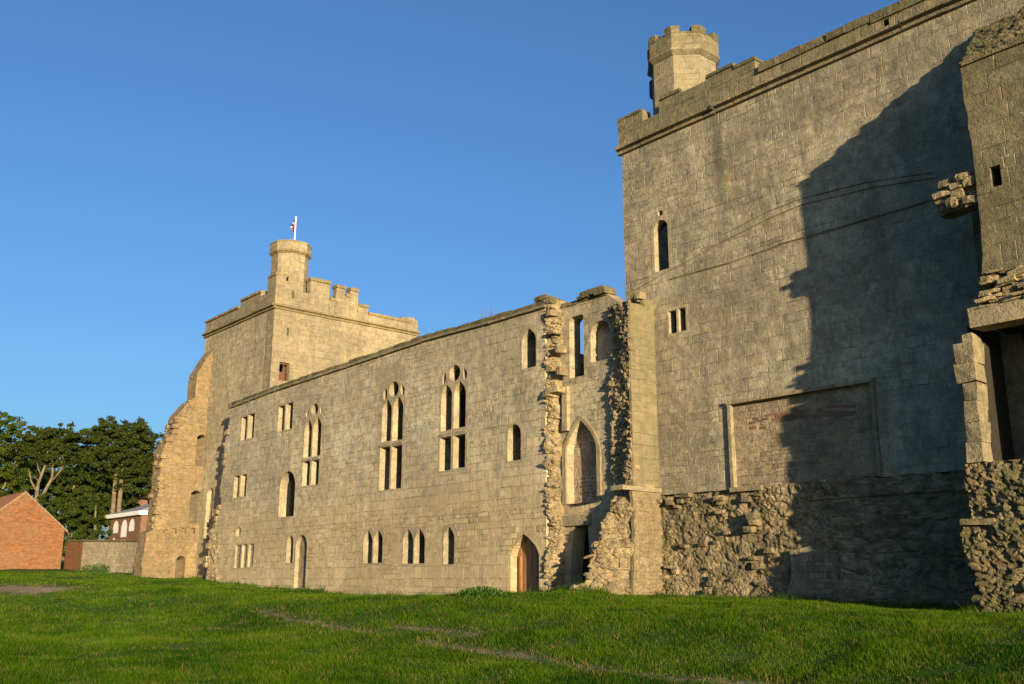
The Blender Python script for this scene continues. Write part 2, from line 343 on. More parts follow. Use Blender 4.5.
class MB:
    """collects geometry in castle coordinates (s, d, z)"""
    def __init__(s): s.v = []; s.f = []; s.t = []; s.tone = 0.5
    def add(s, vs, fs, tone=None):
        b = len(s.v); s.v += [tuple(q) for q in vs]; s.f += [tuple(b+i for i in f) for f in fs]
        s.t += [s.tone if tone is None else tone]*len(vs)
    def box(s, s0, s1, d0, d1, z0, z1, j=0, tone=None):
        vs = [(a, b, c) for a in (s0, s1) for b in (d0, d1) for c in (z0, z1)]
        if j: vs = [tuple(q + rnd.uniform(-j, j) for q in v) for v in vs]
        s.add(vs, [(0,1,3,2), (4,6,7,5), (0,4,5,1), (2,3,7,6), (0,2,6,4), (1,5,7,3)], tone)
    def rock(s, c, size, tone=None, rot=.25, rough=.16):
        """one irregular squarish stone"""
        n = 3; vs = []; idx = {}; fs = []
        def vid(i, j, k):
            if (i, j, k) not in idx:
                p = Vector((i/(n-1)*2-1, j/(n-1)*2-1, k/(n-1)*2-1))
                l = p.length; p = p*(1 - .17*(l-1)) if l > 1 else p
                p += Vector([rnd.uniform(-rough, rough) for _ in range(3)])
                idx[(i, j, k)] = len(vs); vs.append(p)
            return idx[(i, j, k)]
        for ax in range(3):
            for side in (0, n-1):
                for a in range(n-1):
                    for b in range(n-1):
                        q = []
                        for (u, w) in ((a, b), (a+1, b), (a+1, b+1), (a, b+1)):
                            t = [0, 0, 0]; t[ax] = side; t[(ax+1) % 3] = u; t[(ax+2) % 3] = w; q.append(vid(*t))
                        fs.append(tuple(q if side else q[::-1]))
        from mathutils import Euler
        m = Euler([rnd.uniform(-rot, rot) for _ in range(3)]).to_matrix()
        out = [m @ Vector((p.x*size[0]/2, p.y*size[1]/2, p.z*size[2]/2)) + Vector(c) for p in vs]
        s.add(out, fs, rnd.random() if tone is None else tone)
    def build(s, name, mat, parent=None, smooth=False, frame='castle'):
        me = bpy.data.meshes.new(name)
        org = wloc(parent) if parent else Vector((0, 0, 0))
        W = [(P(*v) if frame == 'castle' else Vector(v)) for v in s.v]
        me.from_pydata([tuple(w - org) for w in W], [], s.f)
        bm = bmesh.new(); bm.from_mesh(me)
        bmesh.ops.recalc_face_normals(bm, faces=bm.faces)
        uvl = bm.loops.layers.uv.new('wall')
        for f in bm.faces:
            n = f.normal
            if abs(n.z) > .75: t = WV; b = NV
            else:
                t = Vector((-n.y, n.x, 0)); t.normalize()
                if t.dot(WV) < -.01 or (abs(t.dot(WV)) <= .01 and t.dot(NV) < 0): t = -t
                b = Vector((0, 0, 1))
            for l in f.loops:
                c = l.vert.co + org; l[uvl].uv = (c.dot(t), c.dot(b))
        bm.to_mesh(me); bm.free()
        a = me.attributes.new('tone', 'FLOAT', 'POINT'); a.data.foreach_set('value', s.t)
        if smooth: me.polygons.foreach_set('use_smooth', [True]*len(me.polygons))
        me.materials.append(mat if not isinstance(mat, str) else MAT[mat])
        o = bpy.data.objects.new(name, me); COL.objects.link(o)
        if parent: o.parent = parent
        return o

def front(a, b, c): return (a, c, b)       # a = s, b = z, c = d
def side(a, b, c): return (c, a, b)        # a = d, b = z, c = s

def pip(x, y, poly):
    r = False; n = len(poly)
    for i in range(n):
        x1, y1 = poly[i]; x2, y2 = poly[(i+1) % n]
        if (y1 > y) != (y2 > y) and x < (x2-x1)*(y-y1)/(y2-y1)+x1: r = not r
    return r
def rough_line(pts, step=.4, j=.018, closed=True):
    out = []; n = len(pts)
    for i in range(n if closed else n-1):
        a = pts[i]; b = pts[(i+1) % n]; L = math.hypot(b[0]-a[0], b[1]-a[1]); k = max(1, int(L/step))
        for q in range(k):
            t = q/k; jj = j if q else j*.3
            out.append((a[0]+(b[0]-a[0])*t + rnd.uniform(-jj, jj), a[1]+(b[1]-a[1])*t + rnd.uniform(-jj, jj)))
    if not closed: out.append(pts[-1])
    return out
def slab(mb, outline, holes, c0, c1, mp=front, splay=None, tone=None):
    """a wall of thickness c0..c1 with real openings; splay widens an opening towards the back"""
    loops = [outline] + holes
    co = []; ed = []; back = []
    for k, lp in enumerate(loops):
        b = len(co); n = len(lp)
        cx = sum(p[0] for p in lp)/n; cy = sum(p[1] for p in lp)/n
        sp = (splay or {}).get(k-1, 1.0) if k else 1.0
        for p in lp: co.append(Vector(p)); back.append((cx+(p[0]-cx)*sp, cy+(p[1]-cy)*(1+(sp-1)*.3)))
        ed += [(b+i, b+(i+1) % n) for i in range(n)]
    v, e, f, ov, oe, of = delaunay_2d_cdt(co, ed, [], 1, 1e-6)
    tri = []
    for t in f:
        cx = sum(v[i][0] for i in t)/3; cy = sum(v[i][1] for i in t)/3
        if pip(cx, cy, outline) and not any(pip(cx, cy, h) for h in holes): tri.append(t)
    nb = len(v)
    bk = [back[ov[i][0]] if ov[i] else tuple(v[i]) for i in range(nb)]
    vs = [mp(v[i][0], v[i][1], c0) for i in range(nb)] + [mp(bk[i][0], bk[i][1], c1) for i in range(nb)]
    fs = [tuple(t) for t in tri] + [tuple(nb+i for i in t[::-1]) for t in tri]
    cnt = {}
    for t in tri:
        for i in range(len(t)):
            a, b = t[i], t[(i+1) % len(t)]; k = (min(a, b), max(a, b)); cnt.setdefault(k, []).append((a, b))
    for k, l in cnt.items():
        if len(l) == 1: a, b = l[0]; fs.append((b, a, nb+a, nb+b))
    mb.add(vs, fs, tone)

def arch(a0, a1, b0, b1, kind='rect', n=6):
    """outline of an opening: rect, round, pointed, ogee"""
    if kind == 'rect': return [(a0, b0), (a1, b0), (a1, b1), (a0, b1)]
    m = (a0+a1)/2; w = (a1-a0)/2
    out = [(a0, b0), (a1, b0)]
    if kind == 'round':
        for i in range(2*n+1):
            t = math.pi*i/(2*n); out.append((m + w*math.cos(t), b1-w + w*math.sin(t)))
    elif kind == 'circle':
        out = [(m + w*math.cos(2*math.pi*i/16), (b0+b1)/2 + (b1-b0)/2*math.sin(2*math.pi*i/16)) for i in range(16)]
    elif kind in ('pointed', 'lancet', 'ogee', 'door'):
        rise = {'pointed': 1.45*w, 'lancet': 1.15*w, 'ogee': 1.35*w, 'door': 1.0*w}[kind]
        pts = [(w*(1-(i/n)**1.9), rise*(i/n)) for i in range(n+1)]
        out += [(m+x, b1-rise+y) for x, y in pts[:-1]] + [(m, b1)] + [(m-x, b1-rise+y) for x, y in pts[:-1][::-1]]
    res = []
    for p in out:
        if not res or math.hypot(p[0]-res[-1][0], p[1]-res[-1][1]) > 1e-4: res.append(p)
    return res
def hole_px(xl, xr, yt, yb, kind='rect', d=24.0, n=6):
    ym = (yt+yb)/2; xm = (xl+xr)/2
    sl = ON(xl, ym, d)[0]; sr = ON(xr, ym, d)[0]
    return arch(sr, sl, ON(xm, yb, d)[1], ON(xm, yt, d)[1], kind, n)
def bbox(polys, m=0):
    xs = [p[0] for q in polys for p in q]; ys = [p[1] for q in polys for p in q]
    return min(xs)-m, max(xs)+m, min(ys)-m, max(ys)+m

def cellrand(p):
    return noise.cell(Vector((p.x*13.7, p.y*17.1, p.z*11.3)))
def relief(a, b, fx=2.3, fz=3.9, amp=.14, seed=0.0, low=.12, lowf=.5, joint=.05):
    """height of broken masonry at a place on a face, and the tone of the stone there"""
    wx = .05*noise.noise(Vector((a*1.7, b*1.7, seed+5))); wz = .035*noise.noise(Vector((a*1.7, b*1.7, seed+15)))
    row = math.floor((b+wz)*fz); rr = (math.sin(row*127.1+seed*3.7)*43758.5453) % 1.0
    v = Vector(((a+wx)*fx + rr*5.0, (b+wz)*fz, seed))
    dd, pp = noise.voronoi(v)
    p = pp[0]
    def hsh(k): return (math.sin(p.x*12.9898 + p.y*78.233 + p.z*37.7 + k*19.19)*43758.5453) % 1.0
    r = hsh(0)
    e = min(1, (dd[1]-dd[0])*6.0)
    dx = v.x-p.x; dz = v.y-p.y
    core = sst((noise.noise(Vector((a*.7, b*.7, seed+60)))+.15)*3)      # patches where the facing has gone
    h = ((r-.4)*amp + joint*e + dx*(hsh(1)-.5)*amp*1.3 + dz*(hsh(2)-.5)*amp*1.3)
    h += low*noise.noise(Vector((a*lowf*2, b*lowf*2, seed+30)))*1.5 - core*amp*.7
    h += .035*noise.noise(Vector((a*9, b*9, seed))) + .05*noise.noise(Vector((a*4.1, b*4.1, seed+8)))*(.4+core)
    return h, r
def rough_face(mb, a0, a1, b0, b1, step, fn, mp=front, mask=None, back=.6, **kw):
    """a real carved relief over a rectangle (or the part of it inside the mask), with sides going back"""
    na = max(2, int((a1-a0)/step)+1); nb = max(2, int((b1-b0)/step)+1)
    idx = {}; vs = []; tn = []; base = []
    for i in range(na):
        for j in range(nb):
            a = a0+(a1-a0)*i/(na-1); b = b0+(b1-b0)*j/(nb-1)
            if mask and not mask(a, b): continue
            h, r = relief(a, b, **kw)
            c = fn(a, b)
            idx[(i, j)] = len(vs); vs.append(mp(a+.3*(h if i not in (0, na-1) else 0)*.3, b, c-h)); tn.append(r); base.append(mp(a, b, c+back))
    fs = []; cnt = {}
    for i in range(na-1):
        for j in range(nb-1):
            q = [(i, j), (i+1, j), (i+1, j+1), (i, j+1)]
            if all(k in idx for k in q):
                t = tuple(idx[k] for k in q); fs.append(t)
                for k in range(4):
                    x, y = t[k], t[(k+1) % 4]; cnt.setdefault((min(x, y), max(x, y)), []).append((x, y))
    n = len(vs); o = len(mb.v)
    edge = [l[0] for l in cnt.values() if len(l) == 1]
    fs += [(y, x, n+x, n+y) for x, y in edge]
    mb.v += vs + base; mb.t += tn + tn
    mb.f += [tuple(o+k for k in f) for f in fs]

def block_row(mb, s0, s1, d0, d1, z0, z1, w=.8, j=.015, axis='s', gap=.012, zj=.02):
    """a run of separate blocks"""
    a = s0; sg = 1 if s1 > s0 else -1
    while (s1-a)*sg > .01:
        b = a + sg*rnd.uniform(.6, 1.4)*w
        if (s1-b)*sg < w*.4: b = s1
        zz = z1 + rnd.uniform(-zj, zj); dj = rnd.uniform(-j, j)
        lo, hi = (a, b-gap*sg) if sg > 0 else (b-gap*sg, a)
        if axis == 's': mb.box(lo, hi, d0+dj, d1, z0, zz, j*.5, rnd.random())
        else: mb.box(d0+dj, d1, lo, hi, z0, zz, j*.5, rnd.random())
        a = b

def gz(s, d): q = P(s, d, 0); return ground(q.x, q.y)

# ------------------------------------------------------------------ ground
dirt_lines = []
def add_dirt(pts, w): dirt_lines.append(([GP(*p) for p in pts], w))
add_dirt([(-30, 590), (20, 589), (50, 590)], 1.3)
add_dirt([(262, 611), (300, 621), (340, 628), (372, 633)], .26)
add_dirt([(395, 627), (440, 630), (475, 636)], .26)
add_dirt([(420, 642), (470, 650), (520, 657), (550, 660)], .26)
add_dirt([(670, 679), (720, 682), (790, 686)], .26)
add_dirt([(560, 663), (620, 672), (665, 679)], .18)
add_dirt([(205, 631), (222, 629)], .26)
add_dirt([(120, 671), (150, 668)], .1)
def dirt(x, y):
    best = 0
    for pts, w in dirt_lines:
        for i in range(len(pts)-1):
            ax, ay = pts[i]; bx, by = pts[i+1]; L2 = (bx-ax)**2+(by-ay)**2+1e-9
            t = max(0, min(1, ((x-ax)*(bx-ax)+(y-ay)*(by-ay))/L2))
            dd = math.hypot(x-ax-t*(bx-ax), y-ay-t*(by-ay))
            if dd < 3*w: best = max(best, (.72 if w < 1 else 1)*math.exp(-(dd/w)**2))
    return best
def build_ground():
    def axis(lo, hi, mid0, mid1, st):
        a = list(np.arange(mid0, mid1+.001, st)); q = st
        x = mid1
        while x < hi: q *= 1.35; x += q; a.append(x)
        q = st; x = mid0
        while x > lo: q *= 1.35; x -= q; a.insert(0, x)
        return a
    xs = axis(-2500, 2500, -46, 16, .2); ys = axis(-2500, 2500, 12, 84, .2)
    vs = []; dt = []
    for x in xs:
        for y in ys:
            vs.append((x, y, ground(x, y))); dt.append(dirt(x, y) if (-46 <= x <= 16 and 12 <= y <= 84) else 0)
    n = len(ys)
    fs = [(i*n+j, (i+1)*n+j, (i+1)*n+j+1, i*n+j+1) for i in range(len(xs)-1) for j in range(n-1)]
    me = bpy.data.meshes.new('ground'); me.from_pydata(vs, [], fs)
    a = me.attributes.new('dirt', 'FLOAT', 'POINT'); a.data.foreach_set('value', dt)
    me.polygons.foreach_set('use_smooth', [True]*len(me.polygons))
    me.materials.append(MAT['ground'])
    o = bpy.data.objects.new('ground', me); COL.objects.link(o); o['kind'] = 'structure'
build_ground()

# ================================================================== MAIN TOWER
DT = 25.3; SL = 23.27; SRR = 3.0; DB = 35.3
tower = thing('castle_tower', P(14, DT, 1), 'tall plain tower at right with octagonal turret, a long dark shadow across its face', 'tower')
lancet = hole_px(654.2, 668.3, 219.7, 270.5, 'round', DT)
putl = hole_px(658, 662.5, 210.5, 215.5, 'rect', DT)
sl1 = hole_px(668.8, 676.6, 310.5, 333.5, 'rect', DT); sl2 = hole_px(678.6, 685.8, 307.8, 331, 'rect', DT)
PAN = (14.0, 18.86, 4.35, 7.11)
lp = 4.42
low = [(SRR, lp), (PAN[0]-.02, lp), (PAN[0]-.02, PAN[3]), (PAN[1], PAN[3]), (PAN[1], lp)]
outl = rough_line([(SRR, lp), (PAN[0], lp), (PAN[0], PAN[3]), (PAN[1], PAN[3]), (PAN[1], lp), (SL-.1, lp), (SL, 11.5), (SL, 17.28), (SRR, 17.28)], .5, .012)
wx = bbox([sl1, sl2], .10); lx = bbox([lancet], .13)
m = MB()
plate_h = arch(wx[0], wx[1], wx[2], wx[3], 'rect'); lplate = arch(lx[0], lx[1], lx[2]-.05, lx[3], 'round')
slab(m, outl, [lplate, putl, plate_h], DT, DT+1.0, front, {0: 2.2, 2: 1.3})
fw_ = m.build('front_wall', 'tower', tower)
m = MB(); slab(m, lplate, [lancet], DT-.008, DT+.28, front); m.build('window', 'wtrim', tower)['label'] = 'tall round-headed lancet opening high in the tower, sky showing through'
m = MB(); slab(m, plate_h, [sl1, sl2], DT-.006, DT+.32, front); m.build('window', 'wtrim', tower)['label'] = 'small two-light slit below the lancet'
m = MB(); m.box(wx[0]-.1, wx[1]+.1, DT+.7, DT+.8, wx[2]-.1, wx[3]+.1); m.build('slit_shade_panel', 'dark', tower)  # near-black panel added for the shade behind the slit
# sides and back
m = MB()
slab(m, [(DT+1.0, 1), (DB-.8, 1), (DB-.8, 17.28), (DT+1.0, 17.28)], [arch(26.95, 28.25, 12.0, 14.4, 'rect')], SL, SL-.8, side); m.build('side_wall', 'tower', tower)
m = MB(); slab(m, [(SRR, 1), (SL, 1), (SL, 17.28), (SRR, 17.28)], [], DB-.8, DB, front); m.build('back_wall', 'tower', tower)
m = MB(); slab(m, [(DT+1.0, 1), (DB-.8, 1), (DB-.8, 17.28), (DT+1.0, 17.28)], [], SRR, SRR+.8, side); m.build('side_wall', 'tower', tower)
# string courses
m = MB()
def string(m, s0, s1, d, z0, h, pr, j=.012):
    """moulding of two rolls, made of lengths of stone"""
    a = s0
    while a < s1-.01:
        b = min(s1, a + rnd.uniform(.8, 1.6))
        if s1-b < .4: b = s1
        dj = rnd.uniform(-.01, .01); zz = rnd.uniform(-.01, .01)
        prof = [(d+.02, z0), (d-pr*.45, z0+.02), (d-pr*.5, z0+h*.3), (d-pr*.35, z0+h*.42), (d-pr, z0+h*.55), (d-pr*1.02, z0+h*.85), (d+.02, z0+h*1.12)]
        n = len(prof)
        vs = [(a, p+dj, q+zz) for p, q in prof] + [(b-.008, p+dj, q+zz) for p, q in prof]
        m.add(vs, [(i, (i+1) % n, n+(i+1) % n, n+i) for i in range(n)] + [tuple(range(n))[::-1], tuple(range(n, 2*n))], rnd.random())
        a = b
def string_side(m, d0, d1, s, z0, h, pr):
    mm = MB(); string(mm, d0, d1, 0, z0, h, pr)
    for (a, p, q) in mm.v: m.v.append((s+p if True else s-p, a, q))
    o = len(m.t); m.f += [tuple(o+i for i in f) for f in mm.f]; m.t += mm.t
string(m, SRR, SL+.14, DT, 17.22, .34, .24)
m.build('string_course', 'string', tower)
# parapet
m = MB()
PZ = 17.5
ph = hole_px(884.5, 889.8, 19.5, 28.5, 'rect', DT)
slab(m, rough_line([(SRR, PZ), (SL+.14, PZ), (SL+.14, 18.22), (16.98, 18.22), (SRR, 17.9)], .5, .02), [ph], DT-.03, DT+.42, front, {0: 6})
# raised lengths of the battlement
for (s0, s1, z0, z1) in ((22.15, SL+.14, 18.22, 18.68), (20.3, 21.35, 18.22, 18.75), (19.2, 20.3, 18.22, 18.62), (18.0, 19.2, 18.22, 18.75), (17.15, 18.0, 18.22, 18.62)):
    slab(m, rough_line([(s0, z0-.02), (s1, z0-.02), (s1, z1), (s0, z1)], .4, .02), [], DT-.03, DT+.42, front)
slab(m, [(DT+.42, PZ), (DB, PZ), (DB, 18.4), (DT+.42, 18.4)], [], SL+.08, SL-.35, side)
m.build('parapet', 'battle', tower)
m = MB(); block_row(m, 13.0, 17.0, DT-.10, DT+.45, 17.98, 18.25, .9, .03); block_row(m, SRR, 13.0, DT-.10, DT+.45, 17.90, 18.24, .9, .03)
m.build('coping', 'coping', tower)
for (s0, s1, z) in ((22.2, SL+.16, 18.68), (20.35, 21.3, 18.74), (18.0, 19.15, 18.74), (17.12, 18.0, 18.60)):
    m = MB(); block_row(m, s0, s1, DT-.07, DT+.45, z-.06, z+.06, .6, .02); m.build('merlon_cap', 'coping', tower)
m = MB(); s_, z_ = ON(715, 109.5, DT); m.box(s_-.05, s_+.05, DT-.28, DT, z_-.07, z_+.07, .01); m.build('water_spout', 'lead', tower)

# old roof creases on the face
def crease(m, pts, d, pr=.06, h=.09):
    q = [ON(x, y, d) for x, y in pts]
    for i in range(len(q)-1):
        (s1, z1), (s0, z0) = q[i], q[i+1]
        L = max(1, int(abs(s1-s0)/.9))
        for k in range(L):
            t0, t1 = k/L, (k+1)/L - .01
            a = (s1+(s0-s1)*t0, z1+(z0-z1)*t0); b = (s1+(s0-s1)*t1, z1+(z0-z1)*t1)
            p = pr*rnd.uniform(.6, 1.1); dz = rnd.uniform(-.012, .012)
            if rnd.random() < .06: continue
            vs = [(a[0], d+.01, a[1]+dz), (a[0], d-p, a[1]-h*.45+dz), (a[0], d+.01, a[1]-h+dz), (b[0], d+.01, b[1]+dz), (b[0], d-p, b[1]-h*.45+dz), (b[0], d+.01, b[1]-h+dz)]
            m.add(vs, [(0,1,4,3), (1,2,5,4), (0,2,1), (3,4,5)], rnd.random())
m = MB(); crease(m, [(629, 292), (724, 240), (770, 217), (803, 203), (870, 187), (934, 177)], DT, .045, .07)
crease(m, [(724, 233), (770, 210), (803, 197), (870, 181), (934, 171)], DT, .04, .06)
crease(m, [(671, 278), (729, 262), (780, 243), (819, 232), (880, 214), (940, 196)], DT, .06, .09)
m.build('roof_crease', 'string', tower)['label'] = 'thin stone creases left by lost roofs'

# blocked opening with its frame
pan = MB()
slab(pan, rough_line([(PAN[0]-.01, 4.2), (PAN[1]+.01, 4.2), (PAN[1]+.01, PAN[3]+.01), (PAN[0]-.01, PAN[3]+.01)], .5, .003), [], DT+.10, DT+.6, front)
pano = pan.build('blocked_opening', 'patch', tower); pano['label'] = 'large blocked rectangular opening with a thin projecting frame'
m = MB()
m.box(PAN[0]-.12, PAN[1]+.12, DT-.12, DT+.05, PAN[3]-.02, PAN[3]+.08, .008)
m.box(PAN[1]-.02, PAN[1]+.10, DT-.09, DT+.05, 4.45, PAN[3]-.02, .006)
m.box(PAN[0]-.10, PAN[0]+.02, DT-.09, DT+.05, 4.45, PAN[3]-.02, .006)
m.box(PAN[1]-1.05, PAN[1]+.12, DT-.14, DT+.1, 4.33, 4.46, .01)
m.build('frame', 'string', pano)
m = MB()
for row in range(5):
    for i in range(15):
        x0 = 14.6+i*.235+(row % 2)*.11; zz = 6.10+row*.082+.20*math.sin((x0-14.4)/4.0*math.pi)
        if noise.noise(Vector((x0*1.1, row*.35, 5))) > -.35 and (row in (1, 2) or rnd.random() < .55): m.box(x0, x0+.222, DT+.085+rnd.uniform(-.01, .01), DT+.2, zz, zz+.070, .004, rnd.random())
m.build('brick_patch', 'hbrickd', pano)

# broken masonry foot of the tower
m = MB()
def foot(a, b):
    k = sst((a-15.5)/2.0)
    top = sst((b-3.9)/.5)
    return DT - .12 + k*.10 + .10*k*top + .12*(1-k)*(-1 if b > 3.9 else 1)*.3 - .12*sst((1.9-b)/.9)
def footmask(a, b):
    lim = 4.42 + .10*noise.noise(Vector((a*2.2, 7, 1)))
    if PAN[0] < a < PAN[1]: lim = 4.5
    return b < lim
rough_face(m, 9.2, 21.95, .4, 4.6, .045, foot, mask=footmask, amp=.055, low=.05, seed=3, back=.7, fx=2.4, fz=5.0, joint=.03)
for k in range(40):
    a = rnd.uniform(17.6, 21.9); b = 4.35 + rnd.uniform(-.4, .05) if rnd.random() < .45 else rnd.uniform(1.2, 4.2); z = rnd.uniform(.09, .2)
    m.rock((a, DT-.10+rnd.uniform(-.05, .06), b), (z*rnd.uniform(1.2, 2.2), z*1.4, z*rnd.uniform(.6, 1)), None, .15, .12)
for k in range(3): m.rock((18.0+.12*k+rnd.uniform(-.15, .15), DT-.22, 3.55-.2*k), (.34, .3, .2), None, .15)
m.build('broken_foot', 'rubbled', tower)['label'] = 'torn rubble core along the foot of the tower'
m = MB(); slab(m, rough_line([(15.3, .4), (17.15, .4), (17.1, 1.3), (16.9, 1.7), (16.9, 2.5), (16.2, 2.6), (15.6, 2.3), (15.4, 1.6)], .3, .03), [], DT-.20, DT+.3, front)
m.build('stone_repair', 'foot', tower)['label'] = 'patch of squarer repair blocks low in the shadow'
def octpt(cs, cd, Rr, t):
    k = int(math.floor(t)); f = t-k
    def v(i): a = R(22.5+45*i); return (cs+Rr*math.cos(a), cd+Rr*math.sin(a))
    a, b = v(k), v(k+1); return (a[0]+(b[0]-a[0])*f, a[1]+(b[1]-a[1])*f)
def octring(m, cs, cd, Ro, Ri, z0, z1, t0=0.0, t1=8.0, Rt=None, tone=None):
    ks = [t0] + [k for k in range(int(math.floor(t0))+1, int(math.ceil(t1)))] + [t1]
    Rt = Rt or Ro
    vs = []
    for t in ks:
        vs += [(*octpt(cs, cd, Ro, t), z0), (*octpt(cs, cd, Rt, t), z1), (*octpt(cs, cd, Ri, t), z1), (*octpt(cs, cd, Ri, t), z0)]
    n = len(ks); full = t1-t0 >= 7.999
    fs = [(4*i+a, 4*i+b, 4*i+4+b, 4*i+4+a) for i in range(n-1) for a, b in ((0, 1), (1, 2), (2, 3), (3, 0))]
    if not full: fs += [(0, 1, 2, 3), tuple(4*(n-1)+q for q in (3, 2, 1, 0))]
    m.add(vs, fs, tone)
def turret(parent, cs, cd, Rb, z0, zs, zt, merl, mat, cop):
    m = MB(); octring(m, cs, cd, Rb, Rb-.4, z0, zs); t = m.build('turret', mat, parent)
    m = MB(); octring(m, cs, cd, Rb+.02, Rb-.3, zs-.14, zs, 0, 8, Rb+.19); octring(m, cs, cd, Rb+.19, Rb-.3, zs, zs+.10, 0, 8, Rb+.15); m.build('string_course', 'string' if merl else 'farcoping', t)
    m = MB(); octring(m, cs, cd, Rb+.14, Rb-.25, zs+.1, zt-.30 if merl else zt-.1)
    m.build('battlement', 'battle' if merl else mat, t)
    m = MB()
    if merl:
        for k in range(8):
            octring(m, cs, cd, Rb+.16, Rb-.26, zt-.302, zt+rnd.uniform(-.03, .02), k-.30, k+.30, None, rnd.random())
            octring(m, cs, cd, Rb+.13, Rb-.24, zt-.304, zt-.22, k+.305, k+.695, None, rnd.random())
    else:
        for k in range(8): octring(m, cs, cd, Rb+.17, Rb-.26, zt-.12, zt+rnd.uniform(-.02, .02), k+.01, k+.99, None, rnd.random())
    m.build('coping', cop, t)
    m = MB(); octring(m, cs, cd, Rb-.38, .05, zs-.2, zs-.1); m.build('roof', 'lead', t)
    return t
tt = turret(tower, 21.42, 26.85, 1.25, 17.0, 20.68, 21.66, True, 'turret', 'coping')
m = MB(); m.rock((22.72, 26.6, 20.15), (.2, .3, .8), .2, .05, .08); m.build('water_spout', 'lead', tt)

# ================================================================== RUINED STUB beside the tower
stub = thing('broken_wall_stub', P(22.6, 24.2, 1.1), 'torn stump of a thick cross wall against the left edge of the tall tower', 'wall')
SS = 21.95
m = MB()
slab(m, rough_line([(24.02, 4.62), (DT+.02, 4.62), (DT+.02, 11.2), (24.75, 11.2), (24.6, 11.0), (24.05, 10.9)], .3, .03), [], SS, SS+.10, side)
m.build('ashlar_side', 'stub_return', stub)
m = MB()
slab(m, rough_line([(23.75, .6), (DT+.02, .6), (DT+.02, 4.52), (23.9, 4.52), (24.0, 3.2), (23.85, 1.8)], .25, .06), [], SS-.04, SS+.10, side)
m.build('plinth', 'plinth', stub)
m = MB(); block_row(m, 23.35, DT, SS-.12, SS+.4, 4.50, 4.66, .7, .02, 'd'); m.build('string_course', 'trim', stub)
m = MB()
def tear(a, b):          # torn core facing the field: s from 21.95 to about 24.2
    up = 24.02 + .28*min(1.0, (a-SS)/1.0) + .09*noise.noise(Vector((a*1.6, b*1.4, 77)))
    hk = sst((4.9-b)/2.6)
    t = (a-SS)/1.5
    lowd = 24.08 - (1.05*hk+.15)*min(t, 1.0) + .22*noise.noise(Vector((a*1.4, b*1.4, 70))) - .3*sst((1.9-b)/.8)
    k = sst((b-3.9)/.9)
    return lowd*(1-k)+up*k
def tearmask(a, b):
    lim = 23.22 - .12*sst((b-8.2)/.6) + .18*noise.noise(Vector((2, b*1.6, 9))) + .10*noise.noise(Vector((2, b*5, 19)))
    if b > 10.5: lim = 23.2
    lo2 = 22.86 + .22*max(0, 3.7-b) + .16*noise.noise(Vector((4, b*1.3, 9)))
    k = sst((5.2-b)/1.6)
    return a < lim*(1-k)+lo2*k
rough_face(m, SS-.03, 24.6, .5, 4.75, .04, tear, mask=tearmask, amp=.12, low=.10, seed=11, back=1.0, fx=3.6, fz=6.4, joint=.04)
rough_face(m, SS+.03, 24.6, 4.6, 11.05, .04, tear, mask=tearmask, amp=.08, low=.05, seed=12, back=1.0, fx=4.0, fz=7.0, joint=.03)
for k in range(190):
    b = rnd.uniform(1.0, 11.0); lim = 23.0 if b > 4.7 else 22.9+.3*max(0, 3.7-b)
    if b > 8.3: lim = 22.85
    a = rnd.uniform(SS+.05, lim)
    z = rnd.uniform(.07, .17) if b > 4.7 else rnd.uniform(.08, .21)
    m.rock((a, tear(a, b)+rnd.uniform(.03, .10), b), (z*rnd.uniform(1, 2.2), z*1.3, z*rnd.uniform(.45, .8)), None, .25, .14)
for (x, y, w, h) in ((634, 297, .6, .3), (641, 296, .45, .35), (637, 468, .4, .2)):
    s_, z_ = ON(x, y, 24.3); m.rock((s_, 24.25, z_), (w*.6, .4, h*.8), None, .1, .1)
m.build('rubble_core', 'rubble', stub)
m = MB()
for k in range(40):
    a = rnd.uniform(22.1, 22.9); m.rock((a, 24.55+rnd.uniform(-.25, .5), 11.0+rnd.uniform(-.06, .08)-.12*(a-22.2)), (.34, .4, .10), None, .2)
m.build('moss_cap', 'moss', stub)

# ================================================================== BAY between stub and curtain
DBY = 24.45
bay = thing('recessed_wall_bay', P(24.6, DBY, 1.2), 'narrow set-back bay of wall with a blocked pointed window and a doorless opening high up', 'wall')
N_ = hole_px(569.5, 583.8, 316, 377, 'rect', DBY)
N_ = [N_[0], N_[1], (N_[2][0], N_[2][1]-.12), (N_[2][0]-.12, N_[2][1]), (N_[3][0]+.1, N_[3][1]+.02), (N_[3][0], N_[3][1]-.05)]
O_ = hole_px(590.5, 610.5, 320.5, 360.5, 'round', DBY)
P_ = hole_px(566.5, 597.3, 420, 503, 'pointed', DBY, 8)
Q_ = [ON(*p, DBY) for p in ((569, 592), (575, 560), (571, 524), (587, 523.5), (585, 560), (592, 598))]
Q_ = [(25.5, .4), (25.45, 1.9), (25.30, 3.0), (25.2, 3.52), (24.55, 3.52), (24.5, 2.8), (24.35, 1.6), (24.25, .4)]
top = [(26.3, 11.95), (25.9, 11.75), (25.5, 11.62), (24.9, 11.75), (24.6, 11.83), (23.4, 11.68), (22.8, 11.2)]
m = MB()
slab(m, rough_line([(23.0, .4), (24.24, .4)], .3, .0, False)[:1] + [(24.24, .4)] + [(q[0], q[1]) for q in Q_[::-1]][1:-1] + [(25.5, .4), (26.35, .4)] + rough_line(top, .3, .03, False) + [(22.8, 4.5)],
     [N_, O_, P_], DBY, DBY+.60, front, {0: 1.1})
m.build('front_wall', 'bay', bay)
